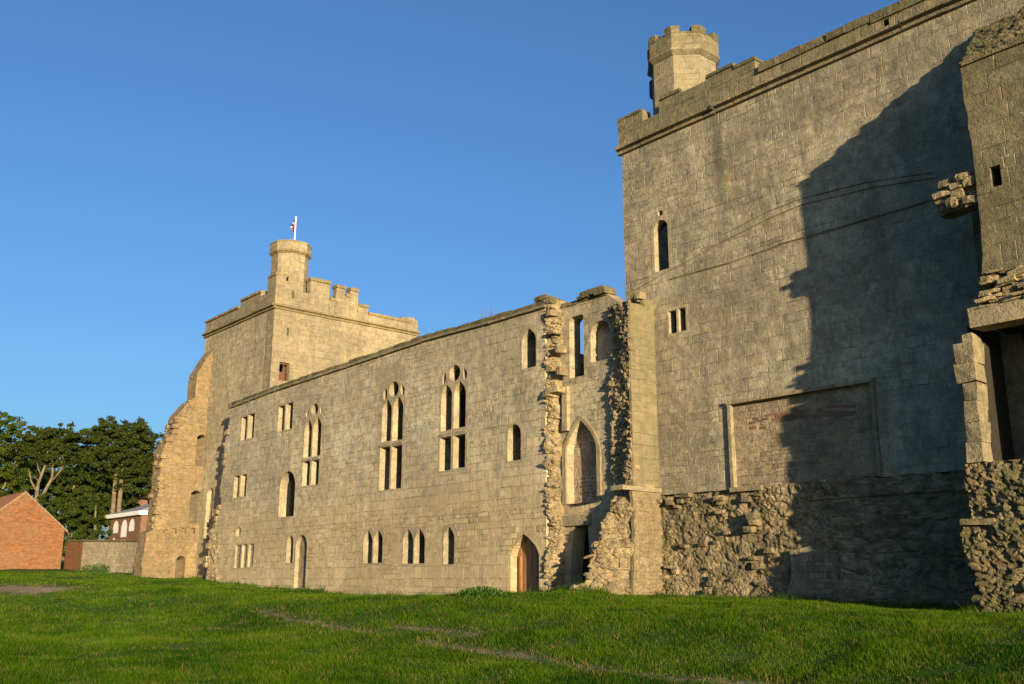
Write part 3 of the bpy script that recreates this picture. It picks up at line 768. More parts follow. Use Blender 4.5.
# moulded surround of the pointed window
m = MB()
o1 = hole_px(562.8, 601, 415, 503.5, 'pointed', DBY, 8); slab(m, o1, [P_], DBY-.05, DBY+.02, front)
m.build('window_surround', 'trim', bay)
m = MB()
bx = bbox([P_], .1); slab(m, arch(bx[0], bx[1], bx[2], bx[3], 'pointed', 8), [], DBY+.36, DBY+.5, front)
m.build('blocking', 'infill', bay)['label'] = 'dark small-stone blocking in the pointed window'
m = MB(); bx = bbox([O_], .12); m.box(bx[0]-.1, bx[1]+.1, DBY+.36, DBY+.55, bx[2]-.1, bx[3]+.1); m.build('blocking', 'bay', bay)
m = MB(); m.box(23.9, 25.7, DBY+.9, DBY+1.3, 8.0, 9.62, .03); m.build('rear_sill', 'bay', bay)
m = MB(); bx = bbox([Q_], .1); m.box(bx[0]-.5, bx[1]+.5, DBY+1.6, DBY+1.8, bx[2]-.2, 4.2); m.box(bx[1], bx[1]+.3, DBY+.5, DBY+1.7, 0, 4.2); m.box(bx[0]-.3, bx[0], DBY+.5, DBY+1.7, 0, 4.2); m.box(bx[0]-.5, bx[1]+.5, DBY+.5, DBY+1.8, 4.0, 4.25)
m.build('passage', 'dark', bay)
m = MB(); (s0, z0), (s1, z1) = ON(562, 525, DBY), ON(592, 513, DBY)
m.box(s1, s0, DBY-.16, DBY+.4, 3.50, 3.88, .03); m.build('lintel', 'trim', bay)
m = MB()
for (x, y, w, h) in ((594, 293, 1.3, .22), (603, 292, .6, .26), (586, 298, .6, .12)):
    s_, z_ = ON(x, y, DBY); m.rock((s_, DBY+.12, z_+.02), (w, .7, h), None, .04, .06)
block_row(m, 23.4, 25.9, DBY-.02, DBY+.5, 11.60, 11.74, .6, .03)
m.build('coping', 'coping', bay)
# torn right-hand and left-hand edges
m = MB()
def edge_fn(a, b): return 24.02 + .38*sst((26.15-a)/.7) + .16*noise.noise(Vector((a*2, b*1.8, 5)))
def edge_mask(a, b):
    lo = 25.82 + .20*noise.noise(Vector((1, b*1.5, 4))) + .10*noise.noise(Vector((1, b*5, 14)))
    hi = 26.16 + .10*noise.noise(Vector((8, b*2.5, 4)))
    if b < 4.2: lo -= .12
    if b > 8.6: lo -= .1
    return lo < a < hi
rough_face(m, 25.2, 26.5, .5, 11.9, .04, edge_fn, mask=edge_mask, amp=.14, low=.08, seed=23, back=.5, fx=3.6, fz=5.5, joint=.05)
for k in range(130):
    b = rnd.uniform(1.1, 11.8); z = rnd.uniform(.08, .20)
    m.rock((25.98+rnd.uniform(-.19, .17), 24.10+rnd.uniform(-.05, .22), b), (z*rnd.uniform(.9, 1.7), z*1.3, z*rnd.uniform(.5, .9)), None, .15, .12)
for (x, y, w, h) in ((556, 391, .7, .24), (551, 395, .4, .2), (553, 314, .3, .24), (556, 333, .4, .14), (561, 350, .28, .3), (563, 372, .26, .3)):
    s_, z_ = ON(x, y, 24.1); m.rock((s_, 24.05, z_), (w, .5, h), None, .06, .08)
m.build('torn_edge', 'rubble', bay)
m = MB(); m.box(25.36, 25.62, DBY-.17, DBY+.02, 6.9, 8.55, .01); m.build('broken_shaft', 'trim', bay)

# ================================================================== CURTAIN WALL
DC = 24.0
curt = thing('curtain_wall', P(40, DC, 1.5), 'long three-storey curtain wall with many small medieval windows, running left from the tower', 'wall')
holes = []; spl = {}
def win(lights, label, pad=.07, plate=.30, infill=None, mat='wtrim', kinds=None, shape=None, sill=False, void=None):
    """lights: list of (xl, xr, yt, yb, kind); they are cut through one dressed plate set into the wall"""
    L = [hole_px(*q[:4], q[4], DC) for q in lights]
    b = bbox(L, pad)
    hole = shape(b) if shape else arch(b[0], b[1], b[2], b[3], 'rect')
    holes.append(hole)
    m = MB(); slab(m, hole, L, DC-.004, DC+plate, front)
    if sill and infill is None: m.box(b[0]-.03, b[1]+.03, DC-.035, DC+.05, b[2]-.13, b[2]-.005, .006)
    o = m.build('window', mat, curt); o['label'] = label
    if void: m = MB(); m.box(b[0]-.1, b[1]+.1, DC+void, DC+void+.1, b[2]-.05, b[3]+.1); m.build('opening_shade_panel', 'dark', o)  # near-black panel stands in for the shade deep in the opening
    if infill is not None:
        m = MB(); m.box(b[0]-.05, b[1]+.05, DC+infill, DC+infill+.2, b[2]-.05, b[3]+.05); m.build('blocking', 'infill_pale', o)
    return o
win([(241.2, 246.6, 417, 440, 'rect'), (247.9, 254.2, 414, 438, 'rect')], 'two-light window topmost at the far left end of the curtain wall')
win([(278.2, 284.3, 406, 431, 'rect'), (285.6, 292.6, 403, 429, 'rect')], 'two-light window right of the topmost far left one')
win([(233.8, 238.9, 476, 497.5, 'rect'), (240.4, 246.3, 474.5, 496.5, 'rect')], 'two-light window in the middle row at the far left')
win([(234.8, 240.4, 545, 568, 'rect'), (241.8, 246.8, 544.5, 567.5, 'rect'), (248.3, 253.4, 544, 567, 'rect')], 'three-light blocked window low at the far left', infill=.13)
win([(236.2, 241.0, 527, 537.5, 'circle')], 'small round blocked recess above the three-light window', infill=.15, shape=lambda b: arch(b[0], b[1], b[2], b[3], 'circle'))
win([(279.5, 294.8, 471.5, 516.5, 'round')], 'broad round-headed window standing alone in the middle row', shape=lambda b: arch(b[0], b[1], b[2]-.0, b[3], 'round'), void=.46)
win([(286.6, 293.0, 536, 563, 'round')], 'single small light joined to the blocked doorway', sill=False)
win([(295.0, 306.2, 535, 588, 'round')], 'tall shallow blocked doorway low in the wall', infill=.22, sill=False)
# three tall windows: two lights, a transom, and eyes above
def tall(up, lo, eye, sides, label):
    L = [(*q, 'ogee') for q in up] + [(*q, 'rect') for q in lo] + [(*eye, 'circle')] + [(*q, 'circle') for q in sides]
    def shp(b):
        m_ = (b[0]+b[1])/2; w = (b[1]-b[0])/2
        return [(b[0], b[2]), (b[1], b[2]), (b[1], b[3]-w*1.05), (b[1]-.12*w, b[3]-.5*w), (m_+.45*w, b[3]-.05), (m_, b[3]+.03), (m_-.45*w, b[3]-.05), (b[0]+.12*w, b[3]-.5*w), (b[0], b[3]-w*1.05)]
    o = win(L, label, shape=shp, pad=.08)
    bb = bbox([hole_px(*q, 'rect', DC) for q in lo]); bu = bbox([hole_px(*q, 'rect', DC) for q in up])
    m = MB(); z = (bb[3]+bu[2])/2; mid = ON((up[0][1]+up[1][0])/2, (up[0][3]+lo[0][2])/2, DC)[0]
    for a, b in ((bb[0]-.04, mid-.03), (mid+.03, bb[1]+.04)):
        m.add([(a, DC-.01, z-.09), (b, DC-.01, z-.09), (b, DC-.05, z-.02), (a, DC-.05, z-.02), (b, DC+.12, z+.12), (a, DC+.12, z+.12), (a, DC+.12, z-.09), (b, DC+.12, z-.09)],
              [(0,1,2,3), (3,2,4,5), (5,4,7,6), (6,7,1,0), (0,3,5,6), (1,7,4,2)])
    m.build('transom', 'wtrim', o)
tall([(304.2, 311.6, 419.5, 457), (312.9, 321.0, 417, 456)], [(302.4, 309.6, 461, 485.5), (311.4, 318.8, 460, 484.5)], (311.2, 318.2, 403.5, 415.5), [(305.8, 308.6, 409, 417), (320.0, 322.3, 406.5, 414.5)], 'leftmost of the three tall two-light windows')
tall([(382.2, 391.4, 399.5, 441.3), (392.8, 403.0, 396.5, 440)], [(379.6, 389.6, 447, 490), (391.2, 401.6, 445.6, 488.5)], (389.2, 398.8, 381.5, 397), [(383.4, 387.3, 388.5, 400.5), (400.6, 405.0, 383, 395.5)], 'middle one of the three tall two-light windows')
tall([(441.2, 451.8, 384.5, 430.4), (453.8, 465.8, 381, 427.6)], [(439.6, 450.8, 437, 470.5), (453.2, 465.2, 434.7, 468)], (449.3, 460.2, 365, 381.5), [(442.3, 446.2, 372, 385), (462.8, 467.4, 366, 380)], 'rightmost of the three tall two-light windows')
win([(363.4, 372.2, 530.2, 563.3, 'ogee'), (373.4, 382.5, 529.6, 562.9, 'ogee')], 'low two-light window, left one of the pair of low windows')
win([(403.0, 413.2, 529, 563.6, 'ogee'), (414.2, 424.8, 528.5, 563.4, 'ogee')], 'low two-light window nearest the single low light')
win([(443.4, 454.2, 526.6, 564.2, 'ogee')], 'single low light left of the wooden door')
win([(521.8, 536.0, 328.3, 367.8, 'lancet')], 'single light high up at the right end of the curtain wall')
win([(507.6, 520.8, 424.3, 460.5, 'round')], 'single small round-headed light above and left of the wooden door', shape=lambda b: arch(b[0], b[1], b[2], b[3], 'round'))
# doorway
Dh = hole_px(508.5, 539.2, 533.5, 597.5, 'door', DC, 8); Dh = [(x, (y if y > 1.6 else .5)) for x, y in Dh]
dx = bbox([Dh], .0)
holes.append(Dh)
ztop = [ON(x, y, DC) for x, y in ((231, 406), (275, 389), (350, 364), (430, 337), (500, 318), (543, 305))]
right = [(26.2+.10*noise.noise(Vector((8, b*2.5, 4))), b) for b in np.arange(11.7, .5, -.35)]
left = [(53.25, 11.5), (53.3, 10.6), (53.75, 9.2), (53.6, 8), (53.9, 6.8), (53.6, 5.9), (54.2, 4.8), (54.9, 4.3), (54.8, 2.5), (55.1, .8)]
outl = rough_line(left[::-1], .5, .02, False) + [(x, y-.12) for x, y in ztop] + right
outl = [(x, y) for x, y in outl]
m = MB(); slab(m, outl, holes, DC, DC+1.15, front, {len(holes)-1: 1.0})
m.build('wall_face', 'curtain', curt)
m = MB(); ring = hole_px(506.3, 541.2, 531.0, 597.5, 'door', DC, 8); ring = [(x, (y if y > 1.6 else .5)) for x, y in ring]
slab(m, ring, [Dh], DC-.006, DC+.1, front); m.build('door_surround', 'curtain', curt)
door = MB()
a = dx[0]-.02; n = 0
while a < dx[1]:
    b = a+.145; xx = (a+b)/2; mid = (dx[0]+dx[1])/2; hw = (dx[1]-dx[0])/2
    t = max(0, 1-abs(xx-mid)/hw); zt = dx[3] + .05
    door.box(a, b-.010, DC+.40+(.012 if n % 2 else 0), DC+.46, .7, zt, .002); a = b; n += 1
do = door.build('door', 'door', curt); do['label'] = 'pointed plank door of orange-brown wood'
m = MB(); m.box(dx[1]-.30, dx[1]-.22, DC+.33, DC+.41, .8, dx[3]-.8, .003); m.box(dx[0]+.25, dx[0]+.29, DC+.34, DC+.40, 2.0, 2.14, .004); m.build('latch_rail', 'door', do)
# coping and drip mould
m = MB()
def cop_line(x):
    for i in range(len(ztop)-1):
        (s1, z1), (s0, z0) = ztop[i], ztop[i+1]
        if s0 <= x <= s1: return z0+(z1-z0)*(x-s0)/(s1-s0)
    return ztop[0][1] if x > ztop[0][0] else ztop[-1][1]
a = 26.1
while a < 53.3:
    b = min(53.35, a+rnd.uniform(.5, 1.1)); z = cop_line((a+b)/2)
    m.box(a, b-.012, DC-.13+rnd.uniform(-.01, .01), DC+.9, z-.14, z-.035+rnd.uniform(-.01, .01), .008, rnd.random()); a = b
m.build('drip_mould', 'string', curt)
m = MB(); a = 26.05
while a < 53.3:
    b = min(53.4, a+rnd.uniform(.5, 1.5)); z = cop_line((a+b)/2)
    q = rnd.uniform(-.03, .045)
    m.rock(((a+b)/2, DC+.40, z+.06+q*.6), (b-a+.10, 1.02, .20), None, .02, .05); a = b
for (x, y, w, h) in ((541, 300, .7, .22), (548, 302, .45, .25)):
    s_, z_ = ON(x, y, DC); m.rock((s_, DC+.3, z_+.05), (w, .8, h), None, .05, .08)
m.build('coping', 'coping', curt)
# torn left end
m = MB()
def lend(b): return float(np.interp(b, [y for x, y in left[::-1]], [x for x, y in left[::-1]])) + .03
rough_face(m, DC+.03, DT, .8, 11.4, .05, lambda a, b: 0.0, mp=lambda a, b, c: (lend(b)-c, a, b), amp=.15, low=.06, seed=51, back=.5, joint=.05)
rough_face(m, 52.9, 55.0, .8, 4.3, .05, lambda a, b: DC+.0+.10*sst((53.6-a)/.5), mask=lambda a, b: a < lend(b)-.03 and a > 53.1+.25*noise.noise(Vector((1, b*1.5, 3))), amp=.14, low=.1, seed=52, back=.4, joint=.06)
for k in range(70):
    b = rnd.uniform(1.6, 11); z = rnd.uniform(.18, .42)
    s_ = np.interp(b, [y for x, y in left[::-1]], [x for x, y in left[::-1]])
    m.rock((s_+rnd.uniform(-.22, .12), DC+rnd.uniform(-.03, .5), b), (z, z*1.2, z*.8), None, .1, .1)
m.build('torn_end', 'rubble', curt)
# rooms behind the wall
m = MB()
m.box(27.2, 51.0, 30.0, 30.6, 1, 10.4); m.box(27.0, 27.6, DC+1.15, 30.6, 1, 10.4)
m.box(27.2, 51.0, DC+1.1, 30.6, 10.2, 10.45)
m.build('rear_wall', 'curtain', curt)
# dry shoots on the wall top
tw = thing('wall_top_twigs', P(*((lambda q: (q[0], DC+.4, q[1]))(ON(478, 318, DC)))), 'thin dry twigs growing on top of the curtain wall', 'plant')
m = MB()
for k in range(16):
    s_, z_ = ON(478+rnd.uniform(-7, 8), 317, DC); L = rnd.uniform(.25, .75); l1 = rnd.uniform(-.25, .25); l2 = rnd.uniform(-.2, .2)
    p0 = Vector((s_, DC+.4, z_-.05)); p1 = p0+Vector((l1, l2, L))
    w = .008
    m.add([p0+Vector((w, 0, 0)), p0+Vector((-w, 0, 0)), p0+Vector((0, w*1.7, 0)), p1], [(0, 1, 3), (1, 2, 3), (2, 0, 3), (0, 2, 1)])
m.build('stems', 'twig', tw)

# ================================================================== FAR TOWER
far = thing('castle_tower', P(55, DT, 2), 'smaller-looking far tower at the left end of the castle with battlements and a flag turret', 'tower')
FR, FL, FB = 51.1, 60.8, 35.5
m = MB(); slab(m, rough_line([(FR+.98, 1), (FL, 1), (FL, 17.2), (FR+.98, 17.2)], .6, .0), [hole_px(205.5, 212, 488, 540, 'round', DT)], DT, DT+1.0, front); fwall = m.build('front_wall', 'farfront_lightened', far)
m = MB(); bx = bbox([hole_px(205.5, 212, 488, 540, 'round', DT)], .1); m.box(bx[0], bx[1], DT+.25, DT+.4, bx[2], bx[3]); m.build('blocking', 'infill_pale', fwall)
def hole_cr(xl, xr, yt, yb, kind, s):
    ym = (yt+yb)/2; xm = (xl+xr)/2
    return arch(CR(xl, ym, s)[0], CR(xr, ym, s)[0], CR(xm, yb, s)[1], CR(xm, yt, s)[1], kind)
sq = hole_cr(279, 289, 362.5, 381, 'rect', FR); st_ = hole_cr(286.8, 288.8, 328, 336, 'rect', FR)
m = MB(); slab(m, rough_line([(DT+.003, 1), (FB, 1), (FB, 17.2), (DT+.003, 17.2)], .6, .006), [sq, st_], FR-.004, FR+.97, side)
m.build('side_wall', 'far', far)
m = MB(); q = bbox([sq]); 
m.box(FR+.15, FR+.22, q[0], q[0]+.08, q[2], q[3]); m.box(FR+.15, FR+.22, q[1]-.08, q[1], q[2], q[3]); m.box(FR+.15, FR+.22, q[0], q[1], q[3]-.08, q[3]); m.box(FR+.16, FR+.21, (q[0]+q[1])/2, (q[0]+q[1])/2+.06, q[2], q[3]); m.box(FR+.16, FR+.23, q[0]+.05, (q[0]+q[1])/2, q[2], (q[2]+q[3])/2)
m.build('window', 'brown', far)['label'] = 'square window with a red-brown timber frame just above the curtain wall'
m = MB(); m.box(FL-1, FL-.01, DT+1.0, FB-1, 1, 17.19); m.box(FR+1, FL, FB-1, FB, 1, 17.2); m.box(FR+1.0, FL-1.0, DT+1.0, FB-1, 16.4, 16.6); m.build('back_walls', 'far', far)
m = MB(); string(m, FR-.15, FL+.15, DT, 17.15, .32, .22); string_side(m, DT-.12, FB+.1, FR, 17.15, .32, .22); m.build('string_course', 'farcoping', far)
m = MB(); DP = DT-.02
def par(m, a0, a1, z1, mp, c0, c1, z0=17.45): slab(m, rough_line([(a0, z0), (a1, z0), (a1, z1), (a0, z1)], .3, .035), [], c0, c1, mp)
par(m, FR+.45, FL+.05, 18.15, front, DP, DP+.45)
for a0, a1, z in ((55.9, FL+.05, 18.2), (52.9, 55.7, 18.55), (52.2, 52.9, 18.3)): par(m, a0, a1, z, front, DP-.003, DP+.44)
par(m, 52.05, 50.98, 19.2, front, DP-.05, DP+.6)
par(m, DT+.44, FB, 17.95, side, FR-.02, FR+.43)
for a0, a1, z in ((27.55, 28.9, 19.35), (26.5, 27.56, 18.5), (28.9, 29.4, 18.35), (29.36, 29.98, 19.25), (29.98, 30.36, 18.8), (30.34, 30.92, 19.25), (30.92, 31.7, 18.38)): par(m, a0, a1, z, side, FR-.025, FR+.43)
par(m, FR, FL, 18.2, front, FB-.45, FB); par(m, DT+.5, FB-.5, 18.2, side, FL-.4, FL+.03)
m.build('parapet', 'far', far)
m = MB()
for a0, a1, z in ((55.9, FL+.1, 18.2), (52.9, 55.7, 18.55), (50.95, 52.1, 19.2)): m = MB(); block_row(m, a0, a1, DP-.10, DP+.5, z-.02, z+.13, .8, .02); m.build('merlon_cap', 'farcoping', far)
for a0, a1, z in ((27.5, 28.93, 19.35), (28.95, 29.34, 18.34), (29.32, 30.0, 19.25), (30.02, 30.34, 18.78), (30.32, 30.95, 19.25), (30.97, 31.72, 18.36), (31.7, 34.8, 17.93), (DT-.05, 26.1, 19.2)): m = MB(); block_row(m, a0, a1, FR-.10, FR+.48, z-.02, z+.17, .7, .02, 'd'); m.build('merlon_cap', 'farcoping', far)
m = MB(); octring(m, FR+.65, FB-.4, .62, .2, 16.9, 18.35); m.build('corner_pinnacle', 'far', far)
ft = turret(far, 52.42, 26.8, 1.12, 16.8, 21.05, 21.72, False, 'far', 'farcoping')
# flag
fp = thing('flagpole', P(52.2, 26.9, 21.2), 'thin white flagpole with a limp red, white and blue flag on the far turret', 'flagpole')
def at_y(x, y, s0, d0):
    """height on the upright line at (s0, d0) seen at image row y"""
    q = P(s0, d0, 0); v = ray(x, y); t = math.hypot(q.x, q.y)/math.hypot(v.x, v.y); return EYE.z+v.z*t
zt = at_y(298.5, 218, 52.2, 26.9)
def tube(m, pts, rad, n=6, tone=None):
    vs = []; fs = []
    for i, p in enumerate(pts):
        p = Vector(p); dirn = (Vector(pts[min(i+1, len(pts)-1)]) - Vector(pts[max(i-1, 0)])).normalized()
        x = dirn.orthogonal().normalized(); y = dirn.cross(x)
        for k in range(n):
            a = 2*math.pi*k/n; vs.append(p + (x*math.cos(a)+y*math.sin(a))*rad[i])
    for i in range(len(pts)-1):
        for k in range(n): fs.append((i*n+k, i*n+(k+1) % n, (i+1)*n+(k+1) % n, (i+1)*n+k))
    fs += [tuple(range(n))[::-1], tuple((len(pts)-1)*n+k for k in range(n))]
    m.add(vs, fs, tone)
m = MB(); tube(m, [(52.2, 26.9, 21.1), (52.2, 26.9, zt)], [.055, .04]); m.box(52.15, 52.25, 26.85, 26.95, zt, zt+.05); m.build('pole', 'white', fp)
for (nm, c, w0, w1, off) in (('blue_field', (.03, .05, .20), 0, .34, 0), ('red_field', (.50, .05, .05), .34, .70, .02), ('white_stripe', (.75, .72, .70), .26, .38, -.03), ('blue_hem', (.03, .05, .20), .70, .86, 0)):
    m = MB(); vs = []; n = 9
    for i in range(n):
        for j in range(5):
            v = w0+(w1-w0)*j/4; u = i/(n-1)
            hang = 1.25*v + .55*u*(1-.2*v)
            vs.append((52.26+.42*u*math.sin(1.2+v*2)+.07*math.sin(u*11+v*3), 26.9+.10*math.cos(u*11)+off, zt-.02-hang*.62))
    fs = [(i*5+j, (i+1)*5+j, (i+1)*5+j+1, i*5+j+1) for i in range(n-1) for j in range(4)]
    m.add(vs, fs)
    o = m.build('flag_'+nm if False else nm, simple(nm, c, .8), fp); mod = o.modifiers.new('thick', 'SOLIDIFY'); mod.thickness = .012

# ruined cross wall with its buttress on the far tower's front
SX0, SX1 = 59.5, 60.8
cw = thing('ruined_buttress', P(60, 23.5, 2), 'stepped ruined cross wall leaning against the front of the far tower, with blocked arched doorways', 'wall')
oc = [(DT, 1.0), (DT, 16.1), (24.42, 14.55), (24.4, 12.9), (23.35, 11.65), (23.2, 10.7), (22.62, 9.5), (22.6, 7.4), (22.5, 4.6), (22.05, 4.35), (21.95, 1.0)]
hA = hole_cr(196, 206, 434.5, 466, 'round', SX0); hB = hole_cr(189.5, 201.5, 490.5, 523.5, 'round', SX0); hC = hole_cr(175.5, 185, 556, 578, 'round', SX0)
hC = [(x, y if y > 2.3 else 1.2) for x, y in hC]
sqs = [hole_cr(x, x+4.6, 528.5, 533.5, 'rect', SX0) for x in (163, 172, 181.5, 190.5)]
m = MB(); slab(m, rough_line(oc, .35, .05), [hA, hB, hC] + sqs, SX0, SX1, side); cwm = m
for h in (hA, hB, hC):
    q = bbox([h], .05); m = MB(); m.box(SX0+.40, SX0+.7, q[0], q[1], q[2], q[3]-.30); b_ = m.build('blocking', 'infill_dark', cw); m = MB(); m.box(SX0+.9, SX0+1.0, q[0], q[1], q[3]-.5, q[3]); m.build('gap', 'dark', b_)  # open gap over the blocking; near-black panel behind it carries the shade
m = MB()
for h in sqs: q = bbox([h], .02); m.box(SX0+.22, SX0+.5, q[0], q[1], q[2], q[3])
m.build('socket_blocking', 'stub', cw)
m = MB()
d0, z0 = CR(152, 527, SX0); m.box(SX0-.07, SX0+.05, 22.5, 24.95, CR(180, 527.5, SX0)[1], CR(180, 523.5, SX0)[1], .02); m.build('stone_ledge', MAT['pot'] if False else 'stub', cw)
m = cwm
for k in range(150):
    i = rnd.choice([1, 2, 3, 4, 5, 6, 7]); t = rnd.random(); a = oc[i]; b = oc[i+1]
    dd = a[0]+(b[0]-a[0])*t; z = a[1]+(b[1]-a[1])*t; sz = rnd.uniform(.2, .5)
    if i in (1, 2) and rnd.random() < .75: continue
    m.rock((rnd.choice([SX0+rnd.uniform(0, .3), rnd.uniform(SX0, SX1)]), dd+rnd.uniform(0, .35), z-rnd.uniform(0, .15)), (sz, sz, sz*.6), None, .15, .12)
for k in range(110):
    b = rnd.uniform(2, 10.5); lo = 22.7 if b < 9 else 23.4
    m.rock((SX0+.03, rnd.uniform(lo, lo+.9), b), (.16, rnd.uniform(.3, .6), rnd.uniform(.15, .3)), None, .06, .1)
m.build('masonry', 'stub', cw)
m = MB()
rough_face(m, 22.0, 25.2, 10.2, 12.4, .07, lambda a, b: SX0-.02, mp=lambda a, b, c: (c, a, b), mask=lambda a, b: a > 23.3+.9*max(0, b-11.6) and b < 12.2 and b > 11.2+.3*noise.noise(Vector((a*2, 1, 1))), amp=.12, low=.08, seed=61, back=.3)
m.build('broken_ledge', 'rubble', cw)

# ================================================================== RIGHT WING
DW = 23.1
wing = thing('ruined_wing', P(8, DW, 1), 'dark mossy broken wing wall at the right edge, jutting forward, with a big gaping opening', 'wall')
m = MB()
wo = [(4.0, 8.3), (8.6, 8.3), (8.9, 8.55), (9.35, 8.75), (9.75, 8.6), (9.68, 8.9), (9.58, 10.4), (9.58, 12.2), (9.66, 14.39), (4.0, 14.39)]
slh = hole_px(990.4, 1001.2, 165.5, 186.5, 'rect', DW)
slab(m, rough_line(wo, .35, .03), [slh], DW, DT-.02, front)
for k in range(34):
    z = rnd.uniform(.10, .24); b = rnd.choice([rnd.uniform(8.8, 14.0), rnd.uniform(9.8, 12.2)])
    m.rock((9.53+rnd.uniform(-.02, .04), DW+rnd.uniform(.08, .9), b), (z, z*1.5, z*.8), None, .12, .12)
m.build('upper_wall', 'wing', wing)
m = MB()   # sloping weathered top
def slope(a, b, c): k = b/3.0; return (a+.50*k*(1 if a > 9.0 else 0)*((a-9.0)/.7 if a > 9 else 0), DW-.05+2.25*k - (c*-.68), 14.36+2.08*k - c*.73)
rough_face(m, 4.0, 9.58, 0, 3.0, .05, lambda a, b: .08+.03*math.sin(b*14), mp=slope, amp=.03, low=.0, seed=71, back=.9, fx=2.2, fz=4.5, joint=.05)
m.build('sloping_top', 'wingrubble', wing)
m = MB(); block_row(m, 4.0, 9.60, DW-.05, DW+.5, 14.24, 14.36, .7, .02); m.build('ledge', 'wingrubble', wing)
m = MB()
def brk(a, b): return DW - .04 + .10*sst((b-8.6)/.3)
rough_face(m, 4.0, 9.82, 7.95, 8.95, .045, brk, mask=lambda a, b: b < 8.25+.5*sst((a-8.3)/1.0)+.16*noise.noise(Vector((a*2.5, 1, 3))) and b < 8.0+ (9.95-a)*2.0, amp=.24, low=.1, seed=81, back=1.0, fx=3.5, fz=6.5, joint=.07)
for k in range(45):
    a = rnd.uniform(8.2, 9.65); m.rock((a, DW+rnd.uniform(-.1, .1), 8.0+rnd.uniform(0, .8)*sst((a-8.0)/1.0)), (rnd.uniform(.2, .5), .35, rnd.uniform(.07, .16)), None, .12, .12)
m.build('broken_masonry', 'rubble', wing)
m = MB(); m.box(6.8, 10.08, DW-.06, DW+.55, 7.50, 7.98, .03); m.build('lintel', 'trim', wing)
m = MB(); m.box(6.8, 9.95, DW+.56, DT, 7.62, 8.3); m.box(10.15, 10.4, DW+.5, DT-.05, 4.1, 7.7, .02); m.box(6.9, 7.2, DW+.5, DT, 4.0, 7.6); m.box(6.9, 10.2, DT-.25, DT-.05, 4.0, 7.7); m.build('chamber', 'dark', wing)  # chamber faces coloured near-black, interior shade put into the colour
m = MB()
zc = 4.32; ws = [(.50, 10.16, 10.52, .05), (.48, 10.14, 10.48, .0), (.50, 10.12, 10.47, .02), (.44, 10.14, 10.44, -.01), (.46, 10.10, 10.58, .06), (.50, 10.08, 10.55, .03), (.22, 10.12, 10.32, -.02)]
for h, a, b, pr in ws:
    m.box(a+rnd.uniform(-.03, .03), b, DW-pr, DW+.52, zc, zc+h-.012, .025, rnd.random()); zc += h
m.build('jamb', 'string', wing)['label'] = 'ragged stack of dressed jamb stones left of the gaping opening'
m = MB(); m.box(4.0, 7.4, DW, DT, 4.2, 8.3, .02); m.build('right_pier', 'wing', wing)
m = MB()
def base(a, b): return DW - .05 - .28*sst((3.1-b)/.4) - .2*sst((1.8-b)/1.2) + .12*sst((b-3.9)/.4)
def bmask(a, b):
    lim = 10.62 if b > 3 else 10.74 - .42*sst((2.7-b)/1.5)
    return a < lim + .06*noise.noise(Vector((3, b*3, 2)))
rough_face(m, 4.0, 10.8, .3, 4.32, .045, base, mask=bmask, amp=.075, low=.10, seed=91, back=1.6, fx=3.4, fz=6.4, joint=.07)
for k in range(45):
    a = rnd.uniform(8.0, 10.4); b = rnd.uniform(1.1, 4.3); z = rnd.uniform(.08, .2)
    m.rock((a, base(a, b)-.03+rnd.uniform(-.04, .06), b), (z*rnd.uniform(1.2, 2.4), z*1.3, z*rnd.uniform(.5, 1)), None, .2, .16)
m.build('rubble_base', 'wingrubble', wing)
m = MB(); m.box(9.95, 10.72, DW-.30, DW+.3, 2.88, 3.02, .02); m.build('ledge', 'wingrubble', wing)
# springer of a lost arch sticking out of the wing's side, and the pilaster beneath it
m = MB()
for k in range(70):
    a = rnd.uniform(9.42, 10.55); t = (a-9.55)
    m.rock((min(a, 10.5), DW+.38+rnd.uniform(-.15, .4), 11.05+rnd.uniform(-.35, .4)*(1-.25*t)), (rnd.uniform(.25, .5), .45, rnd.uniform(.13, .28)), None, .15, .14)
m.box(9.50, 10.5, DW+.32, DW+.9, 10.72, 11.35, .06)
m.build('arch_springer', 'rubble', wing)
m = MB(); m.box(9.62, 9.95, DW+.9, DT, 8.3, 14.3, .03); m.box(9.6, 10.5, DT-.5, DT-.03, 4.4, 11.4, .03); m.build('side_pilaster', 'wing', wing)

# ================================================================== GARDEN WALL, BARN, HOUSE
gw = thing('garden_wall', P(68, 22.8, 2.2), 'low weathered stone garden wall between the ruined buttress and the brick barn', 'wall')
A = Vector((60.5, 23.20)); B = Vector((78.7, 23.34))
def gline(t): return A+(B-A)*t
def gtop(t):
    p = gline(t); t = min(t, 1.0); x = 152 + (64-152)*t; return at_y(x, 541.2, p.x, p.y)
def gwall(m, t0, t1, n, th, z0off=-.6, ztop=None):
    rows = []
    nrm = Vector((-(B-A).y, (B-A).x)).normalized()
    for i in range(n+1):
        t = t0+(t1-t0)*i/n; p = gline(t); z = gtop(t)+rnd.uniform(-.02, .02); g = gz(p.x, p.y)-.5
        rows.append([(p.x, p.y, g), (p.x, p.y, z), (p.x+nrm.x*th, p.y+nrm.y*th, z), (p.x+nrm.x*th, p.y+nrm.y*th, g)])
    vs = [v for r in rows for v in r]
    fs = [(4*i+a, 4*i+b, 4*i+4+b, 4*i+4+a) for i in range(n) for a, b in ((0, 1), (1, 2), (2, 3), (3, 0))] + [(0, 1, 2, 3), tuple(4*n+q for q in (3, 2, 1, 0))]
    m.add(vs, fs)
m = MB(); gwall(m, 0, .80, 16, .5); m.build('stone_length', 'gwall', gw)
m = MB(); gwall(m, .80, 1.02, 9, .5); m.build('brick_length', 'brick', gw)
m = MB()
for i in range(26):
    t = (i+.5)/26*.99; p = gline(t); m.rock((p.x, p.y+.22, gtop(t)+.03), (.78, .62, .13), None, .03, .06)
